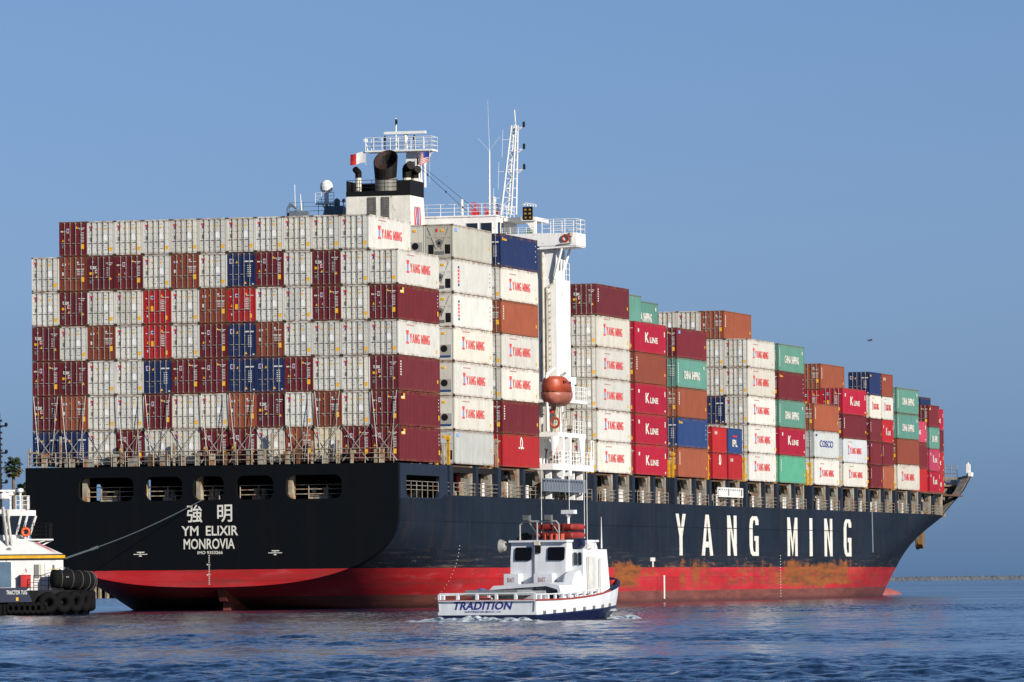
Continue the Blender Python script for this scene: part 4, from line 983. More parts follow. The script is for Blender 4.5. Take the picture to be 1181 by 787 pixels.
def wall_letter(kind, L, h):
    """side markings, drawn 8 mm proud of the starboard wall (y=0)"""
    mb = MB(); Y = -.008
    if kind == 'ym':
        def rect(a, b, c, d, m, o=0): mb.add([(L*a, Y-o, h*c), (L*b, Y-o, h*c), (L*b, Y-o, h*d), (L*a, Y-o, h*d)], [(0, 1, 2, 3)], m)
        mb.add([(L*(.205+.07*u), Y, h*(.34+.37*v)) for u, v in [(0, 1), (1, 1), (.75, .66), (.25, .66)]], [(0, 1, 2, 3)], 0); rect(.224, .256, .39, .585, 1); rect(.208, .272, .335, .39, 0)
        cur = .295; W_ = .062
        for ch in 'YANG MING':
            if ch == ' ': cur += .025; continue
            w = .022 if ch == 'I' else W_*.86
            for poly in strokes_letter(ch):
                mb.add([(L*(cur+w*u), Y, h*(.37+.26*v)) for u, v in poly], [tuple(range(len(poly)))], 0)
            cur += w+.009
        rect(.22, .40, .845, .875, 2); rect(.93, .955, .14, .24, 3)
        return mb, [M_LRED, flat('emblem_blue', (.22, .24, .52)), flat('faded_red', (.42, .22, .19)), M_YEL]
    if kind == 'kline':
        put_text(mb, 'K', lambda u, v: (L*(.32+.12*u), Y, h*(.36+.34*v)), 0, bold=.035)
        put_text(mb, 'LINE', lambda u, v: (L*(.47+.25*u), Y, h*(.36+.20*v)), 0, bold=.03)
        mb.box(L*.09, L*.13, Y-.002, Y, h*.68, h*.80, 0); mb.box(L*.93, L*.96, Y-.002, Y, h*.10, h*.16, 0); mb.box(L*.93, L*.955, Y-.002, Y, h*.62, h*.8, 0)
        return mb, [M_LET]
    if kind == 'china':
        for w, a, b in (('CHINA', .24, .47), ('SHIPPING', .50, .78)):
            put_text(mb, w, lambda u, v, a=a, b=b: (L*(a+(b-a)*u), Y, h*(.32+.30*v)), 0, bold=.04)
        for k in range(9): mb.box(L*.035, L*.06, Y-.002, Y, h*(.18+.08*k), h*(.225+.08*k), 0)
        mb.box(L*.9, L*.93, Y-.002, Y, h*.72, h*.84, 0); return mb, [M_LET]
    if kind == 'cosco':
        put_text(mb, 'COSCO', lambda u, v: (L*(.22+.54*u), Y, h*(.40+.26*v)), 0, bold=.015)
        mb.box(L*.06, L*.12, Y-.002, Y, h*.80, h*.88, 0); return mb, [M_BLUE]
    if kind == 'sea':
        put_text(mb, 'Sea', lambda u, v: (L*(.03+.13*u), Y, h*(.80+.09*v)), 0, bold=.03)
        for k in range(4): mb.box(L*.935, L*.95, Y-.002, Y, h*(.3+.16*k), h*(.33+.16*k), 1)
        return mb, [M_YEL, M_LET]
    if kind == 'vert':
        for k, m in ((0, 1), (1, 0), (2, 0), (3, 0), (4, 0), (5, 1)): mb.box(L*.12, L*.155, Y-.002, Y, h*(.20+.105*k), h*(.27+.105*k), m)
        for k in range(4): mb.box(L*.93, L*.95, Y-.002, Y, h*(.3+.13*k), h*(.33+.13*k), 2)
        return mb, [M_LRED, M_BLUE, M_GREYP]
    if kind == 'dashes':
        for k in range(6): mb.box(L*.04, L*.065, Y-.002, Y, h*(.42+.075*k), h*(.465+.075*k), 0)
        mb.box(L*.93, L*.955, Y-.002, Y, h*.28, h*.38, 1); return mb, [M_LET, M_YEL]
    if kind == 'badge':
        mb.box(L*.05, L*.14, Y-.003, Y, h*.76, h*.92, 1); mb.box(L*.05, L*.10, Y-.005, Y-.003, h*.84, h*.92, 2); mb.box(L*.06, L*.13, Y-.006, Y-.005, h*.79, h*.84, 0)
        mb.box(L*.95, L*.975, Y-.002, Y, h*.22, h*.36, 1)
        for k in range(4): mb.box(L*.95, L*.965, Y-.002, Y, h*(.5+.1*k), h*(.53+.1*k), 0)
        return mb, [M_LET, M_YEL, M_BLACK]
    if kind == 'swirl':
        mb.torus((L*.5, Y, h*.76), .28, .05, 'y', 16, 4); mb.v = [(L*.5+(x-L*.5)*1.1, y, h*.74+(z-h*.76)*1.7) for x, y, z in mb.v]
        for k in range(3): mb.box(L*(.42+.055*k), L*(.46+.055*k), Y-.002, Y, h*.57, h*.62, 0)
        return mb, [M_LET]
    if kind == 'ipl':
        put_text(mb, 'IPL', lambda u, v: (L*(.30+.36*u), Y, h*(.28+.28*v)), 0, bold=.03); mb.box(L*.32, L*.64, Y-.003, Y, h*.66, h*.72, 1); return mb, [M_LET, M_RED]
    if kind == 'small':
        put_text(mb, 'H', lambda u, v: (L*(.16+.16*u), Y, h*(.70+.14*v)), 0, bold=.03); return mb, [M_LET]
    if kind == 'bluedot':
        mb.box(L*.05, L*.11, Y-.003, Y, h*.80, h*.90, 0); mb.box(L*.93, L*.95, Y-.002, Y, h*.4, h*.5, 1); return mb, [flat('pale_blue', (.18, .35, .70)), M_YEL]
    mb.box(L*.93, L*.95, Y-.002, Y, h*.3, h*.4, 0); return mb, [M_YEL]
def reefer_mesh(h, variant):
    mb = MB(); Yf = lambda f: CW-CW*f
    mb.box(.03, .05, .1, CW-.1, .1, h-.1, 0)
    if variant == 0:     # V-braced unit with round fan
        for ya, yb in ((.25, .72), (CW-.72, CW-.25)): mb.box(.015, .03, ya, yb, h*.12, h*.40, 1)
        mb.box(.015, .03, .8, CW-.8, h*.10, h*.2, 3); mb.lathe([(.36, 0), (.36, .02)], (-.0, CW*.5, h*.44), 14, 3, 'x'); mb.lathe([(.14, 0), (.14, .03)], (-.02, CW*.5, h*.44), 10, 1, 'x')
        for s in (-1, 1):
            mb.prism([(CW/2+s*.12, h*.28), (CW/2+s*.30, h*.28), (CW/2+s*1.05, h*.92), (CW/2+s*.85, h*.92)], -.012, .02, 'x', 0)
        mb.box(-.005, .02, .2, CW-.2, h*.60, h*.66, 0)
    else:
        mb.box(.0, .03, .25, CW-.5, h*.12, h*.48, 4); mb.box(-.01, .0, .3, CW-.7, h*.1, h*.16, 5); mb.lathe([(.3, 0), (.3, .02)], (-.02, CW*.36, h*.36), 12, 1, 'x')
        mb.box(-.006, 0, CW-.75, CW-.3, h*.72, h*.85, 2)
    mb.box(-.002, .03, CW*.33, CW*.45, h*.78, h*.85, 2); mb.box(-.004, .03, CW*.55, CW*.62, h*.78, h*.88, 6)
    return mb.build('refrigeration_unit', [M_CONT, M_BLACK, M_YEL, M_GREYP, flat('unit_grey', (.3, .29, .27)), paint('unit_blue', (.02, .06, .18)), M_RED], None, link=False).data
COLS = {  # name -> (base colour, door style)
 'white': ((.57, .565, .52), 'white'), 'cream': ((.60, .545, .42), 'white'), 'offwhite': ((.55, .59, .62), 'white'),
 'maroon': ((.120, .014, .020), 'maroon'), 'maroont': ((.105, .016, .022), 'tex'), 'brown': ((.185, .045, .026), 'brown'), 'orange': ((.25, .070, .036), 'brown'),
 'red': ((.34, .016, .020), 'red'), 'crimson': ((.34, .012, .032), 'red'), 'pink': ((.42, .05, .10), 'red'), 'navy': ((.012, .024, .085), 'navy'), 'blue': ((.020, .048, .15), 'navy'),
 'teal': ((.085, .22, .185), 'plain'), 'green': ((.08, .30, .20), 'plain'), 'grey': ((.37, .37, .32), 'plain'), 'paleg': ((.38, .41, .42), 'plain')}
WORD = {'white': 'white', 'cream': 'cream rust-stained', 'offwhite': 'cool white', 'maroon': 'maroon', 'maroont': 'dark maroon', 'brown': 'brown', 'orange': 'orange-brown',
 'red': 'red', 'crimson': 'crimson', 'pink': 'faded pink-red', 'navy': 'navy blue', 'blue': 'blue', 'teal': 'teal', 'green': 'light green', 'grey': 'warm grey', 'paleg': 'pale grey'}
LETW = {'ym': 'with red lettering', 'kline': 'with white lettering', 'china': 'with bold white lettering', 'cosco': 'with blue lettering', 'sea': 'with yellow corner mark',
 'vert': 'with vertical lettering', 'dashes': '', 'badge': 'with a yellow badge', 'swirl': 'with a white swirl emblem', 'ipl': 'with white lettering', 'small': '', 'bluedot': 'with blue mark', '': ''}
ncont = 0
def container(x, y, z, col, L=12.19, h=2.87, let='', label='', group='', end='doors', lit_label=None):
    global ncont; ncont += 1
    c, style = COLS[col]
    t = empty('shipping_container', (x, y, z), label, 'container', group)
    def mk(name, me, color=True, par=t):
        o = bpy.data.objects.new(name, me); COL.objects.link(o); o.parent = par; o.color = c+(1,); return o
    flatw = col in ('white', 'offwhite', 'cream') or let == 'kline'
    mk('body', cached(('b', L, h, flatw), lambda: body_mesh(L, h, flatw)))
    if end == 'doors':
        dm = cached(('d', style, h), lambda: door_meshes(style, h))
        for s in (0, 1):
            d = mk('door', dm[s])
            for bme in cached(('r', h, s), lambda: bars_mesh(h, s)): mk('locking_bar', bme, False, d)
    else:
        v = 0 if end == 'reefer' else 1
        mk('refrigeration_unit', cached(('f', v, h), lambda: reefer_mesh(h, v)))
    if let:
        lt = mk('lettering', cached(('t', let, L, h), lambda: (lambda r: r[0].build('lettering', r[1], None, link=False, fixn=False).data)(wall_letter(let, L, h))))
        if let in ('ym', 'kline', 'china'): lt.location = (rnd.uniform(-.25, .25)*L/12, 0, rnd.uniform(-.09, .09)); lt.scale = (1, 1, rnd.uniform(.95, 1.04))
    return t
ORD = ['first', 'second', 'third', 'fourth', 'fifth', 'sixth', 'seventh', 'eighth', 'ninth', 'tenth', 'eleventh', 'twelfth', 'thirteenth']
Z0 = 12.2; T = 2.92
# stern wall: rows from the bottom, each listed from the left (port) edge
w, m_, t_, n_, o_, r_, b_, c_ = 'white', 'maroon', 'maroont', 'navy', 'orange', 'red', 'brown', 'cream'
ROWS = [[n_, n_, w, m_, w, w, m_, m_, w, o_, c_, m_, m_],
        [t_, o_, w, w, m_, w, w, o_, t_, w, b_, w, m_],
        [m_, t_, w, w, n_, m_, m_, n_, n_, m_, w, w, t_],
        [t_, w, b_, w, r_, w, m_, n_, b_, w, w, w, w],
        [w, t_, w, w, r_, w, b_, r_, w, w, m_, w, m_],
        [w, b_, t_, m_, w, b_, w, n_, m_, w, t_, w, w],
        [None, m_, w, w, w, w, w, w, w, w, w, w]]
for k, row in enumerate(ROWS):
    cnt = 0
    for i, col in enumerate(row):
        if col is None: continue
        cnt += 1; c = 12-i; let = ''
        if c == 0: let = {0: 'badge', 1: 'badge', 2: 'dashes', 3: 'ym', 4: 'badge', 5: 'ym'}[k]
        if k == 6 and c == 1: let = 'ym'
        rowname = ['bottom row', 'second row up', 'third row up', 'fourth row up', 'fifth row up', 'sixth row up', 'top row'][k]
        container(0, c*CP, Z0+k*T, col, let=let, label=f'{WORD[col]} container in the stern wall, {rowname}, {ORD[cnt-1]} from left', group='containers stacked across the stern')
def stack(bay, x, c, tiers, where, L=12.19, hs=None, end='doors', z=Z0, start=0, grp=None):
    """tiers: (colour, lettering) from the bottom; where completes the label"""
    for k, it in enumerate(tiers):
        hh = hs[k] if hs else T
        if it:
            col, let = it[:2]; e = it[2] if len(it) > 2 else end
            desc = f'{WORD[col]} container {LETW[let]}'.strip()
            n = len(tiers); pos = 'top' if k == n-1 else ('bottom' if k == 0 else ORD[k]+' tier')
            if n == 1: pos = 'top'
            container(x, c*CP, z, col, L, hh-.05, let, f'{desc}, {pos} of {where}', grp or 'containers in the starboard stacks', e)
        z += hh
S = 'stack'
stack('B', BAYS['B'], 0, [('paleg', 'bluedot', 'reefer'), (w, 'ym', 'unit'), (w, 'ym', 'unit'), (w, 'ym', 'unit'), (w, 'vert', 'reefer'), (w, 'vert', 'reefer'), ('grey', 'bluedot', 'reefer')], 'side stack just ahead of stern wall')
stack('B', BAYS['B'], 1, [(w, '', 'unit')]*7, 'inboard stack just ahead of stern wall')
stack('C', BAYS['C'], 0, [(r_, 'swirl'), (m_, 'dashes'), (w, 'ym'), (w, 'ym'), (o_, 'dashes'), (w, 'ym'), (n_, 'sea')], 'side stack just aft of the lifeboat')
tw = 'side stack just ahead of the white tower'
stack('D', BAYS['D'], 0, [(w, 'ym')]*5+[(t_, 'dashes')], tw)
stack('D', BAYS['D'], 1, [(w, '')]*3+[(m_, '')]*3, 'inboard stack just ahead of white tower')
stack('E', BAYS['E'], 0, [('crimson', 'kline')]*3+[(b_, 'dashes'), ('crimson', 'kline')], 'second side stack ahead of tower')
stack('E', BAYS['E'], 1, [(o_, ''), (m_, ''), (b_, ''), (w, ''), (r_, ''), ('teal', '')], 'inboard stack behind second tower stack')
stack('F', BAYS['F'], 0, [(o_, 'dashes'), ('blue', 'sea'), (o_, 'dashes'), ('teal', 'china'), (m_, 'bluedot')], 'third side stack ahead of tower')
stack('F', BAYS['F'], 2, [(o_, ''), (m_, ''), (b_, ''), (w, ''), (r_, ''), ('teal', 'china')], 'inboard stack behind third tower stack')
G = 'twenty foot pair ahead of third tower stack'
stack('G', BAYS['G'], 0, [(r_, 'swirl'), (r_, 'small')], 'aft half of short double stack', 6.06, [2.62]*2)
stack('G', BAYS['G']+6.7, 0, [(r_, 'small'), ('blue', 'ipl')], 'forward half of short double stack', 6.06, [2.62]*2)
stack('H', BAYS['H'], 0, [(w, 'ym')]*5, 'side stack ahead of short double stack')
stack('H', BAYS['H'], 1, [(w, ''), (w, ''), (n_, ''), (w, ''), (w, ''), (o_, 'dashes')], 'second column ahead of short double stack')
stack('H', BAYS['H'], 2, [(m_, ''), (w, ''), (b_, ''), (w, ''), (m_, ''), (w, '')], 'third column ahead of short double stack')
stack('H', BAYS['H'], 3, [(b_, ''), (w, ''), (m_, ''), (w, ''), (w, ''), (w, '')], 'fourth column ahead of short double stack')
stack('I', BAYS['I'], 0, [('green', 'dashes'), ('crimson', 'kline'), ('teal', 'china'), (m_, 'sea'), ('teal', 'china')], 'side stack above first hull G')
stack('J', BAYS['J'], 0, [(w, 'ym'), ('paleg', 'cosco'), (o_, 'dashes')], 'three-high stack above hull letter I')
stack('K', BAYS['K'], 0, [(w, 'ym'), ('offwhite', 'ym'), (m_, 'dashes'), ('crimson', 'kline')], 'four-high stack above last hull G', hs=[2.62, 2.65, 2.68, 2.88])
stack('K', BAYS['K'], 1, [(m_, ''), (w, ''), (b_, ''), (r_, ''), (o_, 'dashes')], 'inboard column above last hull G', hs=[2.62, 2.65, 2.68, 2.70, 2.88])
stack('L', BAYS['L'], 0, [(m_, 'dashes'), (m_, 'bluedot'), ('maroont', 'dashes'), (w, 'ym'), (n_, 'sea')], 'aft half of short-container pair', 6.06, [2.6]*5)
stack('L', BAYS['L']+6.45, 0, [(o_, 'dashes'), (m_, 'dashes'), (r_, 'kline'), (w, 'ym'), (b_, 'small')], 'forward half of short-container pair', 6.06, [2.6]*5)
stack('M', BAYS['M'], 0, [(w, 'ym'), (b_, ''), ('teal', 'china'), ('teal', 'china')], 'last full side stack before bow')
stack('N', BAYS['N'], 1, [(r_, ''), (m_, ''), ('pink', 'kline')], 'narrow stack just behind teal pair', hs=[2.85, 3.05, 2.5])
stack('O', BAYS['O'], 1, [('crimson', 'kline'), ('pink', 'kline'), ('teal', 'china'), (m_, 'badge')], 'twenty foot stack near the bow', 6.06, [2.62]*4)
stack('P', BAYS['P'], 2, [(b_, ''), (r_, ''), (w, ''), (n_, '')], 'column topped by navy near the bow', 6.06, [2.92]*4)
stack('P', BAYS['P']+7.7, 2, [(r_, 'kline'), (r_, 'kline'), (m_, 'dashes'), ('crimson', 'kline')], 'foremost stack of all beside the bow', 6.06, [2.62]*4)

# lashing rods over the two bottom rows of the stern wall
rods = MB(); 
for c in range(13):
    t = empty('lashing_rods', (-.15, c*CP+CW/2, 12.2), f'crossed steel lashing rods over the {ORD[12-c]} container column from the left at stern', 'lashing rods', 'lashing rods across the stern')
    a = CW/2
    for (ya, yb, z) in ((-a+.1, a-.1, 2.95), (a-.1, -a+.1, 2.95), (-.5, -a+.15, 5.8), (.5, a-.15, 5.8)):
        if z > 5 and c % 3 == 1: continue
        mb = MB(); mb.tube((-.22, ya, .0), (-.03, yb, z), .028, 5)
        mb.tube((-.22, ya, .0), (-.2, ya+(yb-ya)*.18, z*.18), .055, 6)
        o = mb.build('rod', M_ROD, t)

# ------------------------------------------------------------------ fishing boat
def P2(u, v): return (u, v)
boat = empty('fishing_boat', (-164.2, -53.65, 0), 'small white fishing boat with blue stern name crossing in front of the ship', 'boat', rz=R(-8.8))
def bsub(mb, name, mat, smooth=False, par=None): return sub(mb, name, mat, par or boat, smooth)
BW = paint('boat_white', (.62, .64, .66), .35, .12, .7); BN = paint('boat_navy', (.008, .012, .045), .4, .2, 1); BR = flat('boat_cap_red', (.28, .04, .03), .5)
boat.scale = (1.09,)*3
Lb = 13.7
def bsec(x):
    t = x/Lb; half = 2.68*(1 if t < .45 else math.sqrt(max(0, 1-((t-.45)/.55)**2.4)))
    sheer = 1.02+1.0*t**2.5; return half, sheer
def bhull():
    mb = MB(); xs = [v*13.7/16.3 for v in (0, .5, 1.5, 3, 5, 7, 8.5, 10, 11.5, 12.8, 13.8, 14.7, 15.4, 15.9, 16.2, 16.3)]
    rows = []
    for x in xs:
        h, s = bsec(x); chine = .30+.48*(x/Lb)**1.2; lw = h*(.97-.38*max(0, x/Lb-.35)); lb_ = lw*(.93-.3*max(0, x/Lb-.4))
        lw = h*(1-.05*x/Lb); rows.append([(h, s), (h*.99, s*.5+chine*.5), (lw, chine+.02), (lw*1.015, chine-.05), (h*(.96-.34*(x/Lb)**2), -.15), (h*.5, -.7)])
    for sg in (1, -1):
        vs = [(x+.30*(z-.3)*max(0, x/Lb-.7)/.3, -sg*y, z) for x, r in zip(xs, rows) for (y, z) in r]; k = 6
        for i in range(len(xs)-1):
            for j in range(k-1): mb.add([vs[i*k+j], vs[(i+1)*k+j], vs[(i+1)*k+j+1], vs[i*k+j+1]], [(0, 1, 2, 3)], 0 if j < 2 else 1)
    r = rows[0]; mb.add([(0, -y, z) for y, z in r[:3]]+[(0, y, z) for y, z in r[:3][::-1]], [(0, 1, 2, 3, 4, 5)], 0)
    mb.add([(0, -y, z) for y, z in r[2:]]+[(0, y, z) for y, z in r[2:][::-1]], [tuple(range(8))], 1)
    bm = bsub(mb, 'boat_hull', [BW, BN])
    mb = MB()
    for sg in (1, -1):
        vs = []
        for x, r in zip(xs, rows):
            for (y, z) in (r[0], (r[1][0], .5)): vs.append((x-.06+.30*(z-.3)*max(0, x/Lb-.7)/.3, -sg*max(0, y-.07), z))
        for i in range(len(xs)-1): mb.add([vs[i*2], vs[i*2+2], vs[i*2+3], vs[i*2+1]], [(0, 1, 2, 3)])
    bsub(mb, 'inner_bulwark', paint('bulwark_inner', (.34, .35, .35), .6, .3, 1))
    mb = MB()
    for sg in (1, -1):
        pts = []
        for x in xs: h, s = bsec(x); pts.append((x+.30*(s-.3)*max(0, x/Lb-.7)/.3, -sg*h, s+.02))
        for a, b in zip(pts, pts[1:]): mb.tube(a, b, .05, 6)
    mb.tube((0, -2.68, 1.04), (0, 2.68, 1.04), .05, 6)
    bsub(mb, 'gunwale', BR)
    mb = MB(); mb.box(.1, 11.0, -2.2, 2.2, .42, .52); bsub(mb, 'cockpit_deck', paint('deck_paint', (.34, .36, .36), .7, .3, 1))
    mb = MB(); mb.box(.12, .2, -2.45, 2.45, .5, 1.0); mb.box(2.2, 2.3, -2.3, 2.3, .5, 1.05); bsub(mb, 'cockpit_shade', M_GREYP)  # dark panels added to give the shadow inside the cockpit
    mb = MB()   # blue fore cap and bulwark inner
    for sg in (1, -1):
        pts = []
        for x in xs[8:]: h, s = bsec(x); pts.append((x+.30*(s-.3)*max(0, x/Lb-.7)/.3, -sg*h, s+.06))
        for a, b in zip(pts, pts[1:]): mb.tube(a, b, .09, 6)
    bsub(mb, 'bow_cap', BN)
    for k in range(8):
        x = .8+k*1.25; h, s_ = bsec(x); lw = h*(1-.05*x/Lb); c_ = .30+.48*(x/Lb)**1.2
        mb = MB(); mb.box(x, x+.26, -lw-.05, -lw+.1, c_+.03, c_+.2); bsub(mb, 'hull_scupper', M_GREYP)
bhull()
mb = MB(); mb.box(-.1, 0, -2.62, 2.62, 1.0, 1.04)
for y in (-2.6, -1.55, -.5, .55, 1.6, 2.6): mb.box(-.03, .09, y-.07, y+.07, 1.0, 1.36)
mb.tube((.03, -2.6, 1.38), (.03, 2.6, 1.38), .035, 6)
for k in range(9): x = .5+k*.9; h, s = bsec(x); mb.box(x, x+.16, -h, -h+.1, s, s+.27)
mb.path([(x, -bsec(x)[0]+.03, bsec(x)[1]+.3) for x in (0.03, 2, 4, 6, 8, 8.6)], .035)
for k in range(5): x = .5+k*1.8; h, s = bsec(x); mb.box(x, x+.16, h-.1, h, s, s+.27)
mb.path([(x, bsec(x)[0]-.03, bsec(x)[1]+.3) for x in (0.03, 2, 4, 6, 8)], .035)
bsub(mb, 'stern_rail', BW)
mb = MB(); put_text(mb, 'TRADITION', lambda u, v: (-.012, 1.8-3.2*u, .58+.40*v), 0, bold=.03, shear=.25, space=1.05); bsub(mb, 'name_lettering', flat('name_blue', (.02, .03, .20)))
mb = MB(); put_text(mb, 'HUNTINGTON BEACH , CA', lambda u, v: (-.012, 1.2-1.95*u, .42+.11*v), 0, bold=.01); bsub(mb, 'port_lettering', MATS['name_blue'])
# cabin
mb = MB()
mb.prism([(6.4, .42), (6.4, 3.0), (6.55, 3.95), (10.2, 3.95), (10.7, 3.2), (10.9, .42)], -1.45, 1.6, 'y'); mb.box(6.35, 10.45, -1.52, 1.67, 3.93, 4.03)
cab = bsub(mb, 'cabin', BW)
for a, b in ((1.35, .45), (-.45, -1.38)):
    mb = MB(); mb.prism(rrect(b, a, 3.0, 3.68, .1), 6.36, 6.46, 'x'); mb.v = [(x+.04+(z-3)*.16-.06, y, z) for x, y, z in mb.v]; sub(mb, 'window', M_TINT, cab)
mb = MB(); mb.box(6.38, 6.5, -.05, .22, 3.38, 3.74); sub(mb, 'vent', M_BLACK, cab)
mb = MB(); mb.box(6.30, 6.45, -.05, .25, 3.78, 3.98); sub(mb, 'lamp', M_CREAM, cab)
mb = MB(); mb.box(6.34, 6.42, .25, .29, .5, 3.9); sub(mb, 'seam', M_GREYP, cab)
# starboard wing of the cabin with its door and little windows
mb = MB(); mb.prism([(7.2, .42), (7.2, 3.55), (10.2, 3.55), (10.8, .42)], -2.05, -1.45, 'y'); sc_ = bsub(mb, 'side_cabin', BW)
for a in (7.19,):
    mb = MB(); mb.prism(rrect(-1.98, -1.80, 2.75, 3.4, .07), 7.15, 7.25, 'x'); mb.prism(rrect(-1.72, -1.54, 2.75, 3.4, .07), 7.15, 7.25, 'x'); sub(mb, 'window', M_GLASS, sc_)
mb = MB(); mb.box(7.9, 8.8, -2.08, -2.0, .6, 3.2); sub(mb, 'door', paint('door_white', (.62, .62, .6), .4), sc_)
mb = MB(); mb.tube((7.7, -2.16, .8), (7.6, -2.16, 3.2), .035); sub(mb, 'handrail', M_CREAM, sc_)
mb = MB(); mb.tube((9.1, -2.16, .9), (9.1, -2.16, 3.1), .035); sub(mb, 'handrail', M_CREAM, sc_)
mb = MB(); mb.prism([(6.9, 1.0), (6.9, 2.1), (6.5, 2.55), (5.9, 2.3), (5.6, 1.7), (5.5, 1.3), (5.5, 1.0)], -2.25, -1.5, 'y'); mb.prism([(6.9, .42), (6.9, 1.1), (5.9, 1.1), (5.9, .42)], -2.2, -1.5, 'y')
hs_ = bsub(mb, 'stair_housing', BW); bv = hs_.modifiers.new('b', 'BEVEL'); bv.width = .15; bv.segments = 3
# bait tank canopy, boxes and grey counter
mb = MB(); mb.prism([(1.5, 1.55), (1.3, 1.75), (-1.6, 1.9), (-2.3, 1.75), (-2.5, 1.0), (-2.35, 1.0), (-2.2, 1.55), (-1.6, 1.72)], 3.6, 5.6, 'x'); cn = bsub(mb, 'bait_canopy', BW)
mb = MB(); mb.box(3.7, 5.4, -1.5, 1.0, .42, 1.5); bsub(mb, 'bait_tank', paint('tank_white', (.5, .52, .52), .5))
mb = MB(); mb.box(2.0, 4.6, -.75, 2.1, 1.28, 1.55); bsub(mb, 'cutting_counter', paint('counter_grey', (.22, .24, .25), .5))
mb = MB(); mb.box(5.9, 6.4, .95, 1.75, 1.7, 2.35); bx = bsub(mb, 'locker', BW); mb = MB(); put_text(mb, 'BAIT', lambda u, v: (5.89, 1.55-.4*u, 1.92+.24*v), 0); sub(mb, 'lettering', flat('worn_red', (.42, .16, .15)), bx)
mb = MB(); mb.box(5.9, 6.4, -.9, .1, 1.7, 2.35); bx = bsub(mb, 'locker', BW); mb = MB(); put_text(mb, 'BAIT', lambda u, v: (5.89, -.15-.4*u, 1.92+.24*v), 0); sub(mb, 'lettering', MATS['worn_red'], bx)
mb = MB(); mb.lathe([(.17, 0), (.19, .5)], (3.0, 1.8, 1.45), 10, axis='x'); bsub(mb, 'blue_bucket', flat('bucket_blue', (.04, .10, .30)))
# roof frame, lights, floats, radar, aerials
mb = MB(); mb.path([(6.6, 1.15, 4.0), (6.6, 1.15, 4.8), (6.6, .95, 4.98), (6.6, -.85, 4.98), (6.6, -1.0, 4.8), (6.6, -1.0, 4.0)], .05, 8); mb.tube((6.6, .2, 4.0), (6.6, .2, 4.98), .05, 8)
mb.tube((6.6, .6, 4.9), (7.6, .35, 4.0), .04); mb.tube((6.6, -.6, 4.9), (7.6, -.8, 4.0), .04); bsub(mb, 'roof_frame', M_ROD)
for y in (.75, -.45):
    mb = MB(); mb.box(6.45, 6.65, y-.2, y+.2, 5.0, 5.3); mb.box(6.42, 6.45, y-.16, y+.16, 5.04, 5.26); bsub(mb, 'floodlight', M_GREYP)
for z in (4.10, 4.52):
    mb = MB(); mb.box(7.3, 9.0, -1.45, .75, z, z+.33); fl = bsub(mb, 'life_float', paint('float_red', (.26, .026, .020), .55, .3, 1))
    bv = fl.modifiers.new('b', 'BEVEL'); bv.width = .17; bv.segments = 4
    mb = MB()
    for y_ in (-.9, -.35, .2): mb.box(7.27, 9.03, y_-.03, y_+.03, z-.01, z+.34)
    sub(mb, 'strap', flat('strap_dark', (.09, .012, .01)), fl)
mb = MB()
for k in range(4): mb.lathe([(.12, 4.0), (.12, 4.35)], (7.0, -.1-.3*k, 0), 8)
bsub(mb, 'life_jackets', paint('jacket_orange', (.5, .07, .04), .6))
mb = MB(); mb.tube((8, -.9, 4), (8, -.9, 5.4), .06); mb.box(7.8, 8.2, -1.3, -.6, 5.35, 5.55); mb.lathe([(.12, 5.2), (.2, 5.35)], (8, -.9, 0), 10); bsub(mb, 'radar', BW)
for (x, y, z1) in ((7.4, .3, 8.2), (8.5, -.75, 8.0), (9.6, -1.1, 8.0), (7.6, -2.12, 8.3), (9.9, -1.9, 5.2)):
    mb = MB(); mb.tube((x, y, 3.6), (x, y, z1), (.018 if z1 > 6 else .04), 6, 0, .010); bsub(mb, 'whip_aerial', M_WHITEC)
mb = MB(); mb.lathe([(.03, 0), (.25, .12), (.36, .38)], (6.6, 1.85, 3.75), 14, axis='y'); bsub(mb, 'deck_dish', M_ROD)
mb = MB(); mb.lathe([(.25, 0), (.28, .2), (.27, .8), (.15, .9)], (7.2, -1.75, 3.85), 12, axis='x'); mb.lathe([(.26, 0), (.26, .5)], (7.6, -1.95, 3.75), 10, axis='x', m=1); bsub(mb, 'rolled_cover', [BN, M_PALE])
mb = MB(); mb.path([(7.4, 1.6, 4), (7.4, 1.2, 4.3), (7.4, .9, 4.2)], .16); mb.lathe([(.22, 4), (.2, 4.4)], (7.6, 1.4, 0), 8); bsub(mb, 'roof_gear', M_BLACK)
mb = MB(); mb.lathe([(.12, 1.9), (.14, 2.2)], (11.6, -1.0, 0), 8); mb.box(11.0, 11.5, -1.3, -.8, 1.5, 1.9); bsub(mb, 'anchor_winch', M_BLACK)
mb = MB(); mb.box(12.9, 13.3, -1.15, -.95, 1.75, 2.0); bsub(mb, 'side_light', M_RED)

# wake and bow wave
def foam(name, cx, cy, rz, Lx, Ly, amp, seed):
    nx_, ny_ = 70, 60; rg = np.random.RandomState(seed); ph = rg.uniform(0, 6.28, (24, 2)); kk = rg.uniform(2, 9, (24,)); an = rg.uniform(0, 6.28, (24,))
    mb = MB(); vs = []
    for i in range(nx_+1):
        for j in range(ny_+1):
            u, v = i/nx_*2-1, j/ny_*2-1; x, y = u*Lx, v*Ly
            s = sum(math.sin(k*(math.cos(a)*x+math.sin(a)*y)+p[0]) for k, a, p in zip(kk, an, ph))/5.5
            fall = max(0, 1-u*u)**.8*max(0, 1-v*v)**.6
            vs.append((x, y, -.12+fall*(.16+amp*(.55+.45*s))))
    mb.add(vs, [(i*(ny_+1)+j, (i+1)*(ny_+1)+j, (i+1)*(ny_+1)+j+1, i*(ny_+1)+j+1) for i in range(nx_) for j in range(ny_)])
    o = mb.build(name, M_FOAM, None, True); o.location = (cx, cy, 0); o.rotation_euler.z = rz; tag(o, kind='stuff'); return o
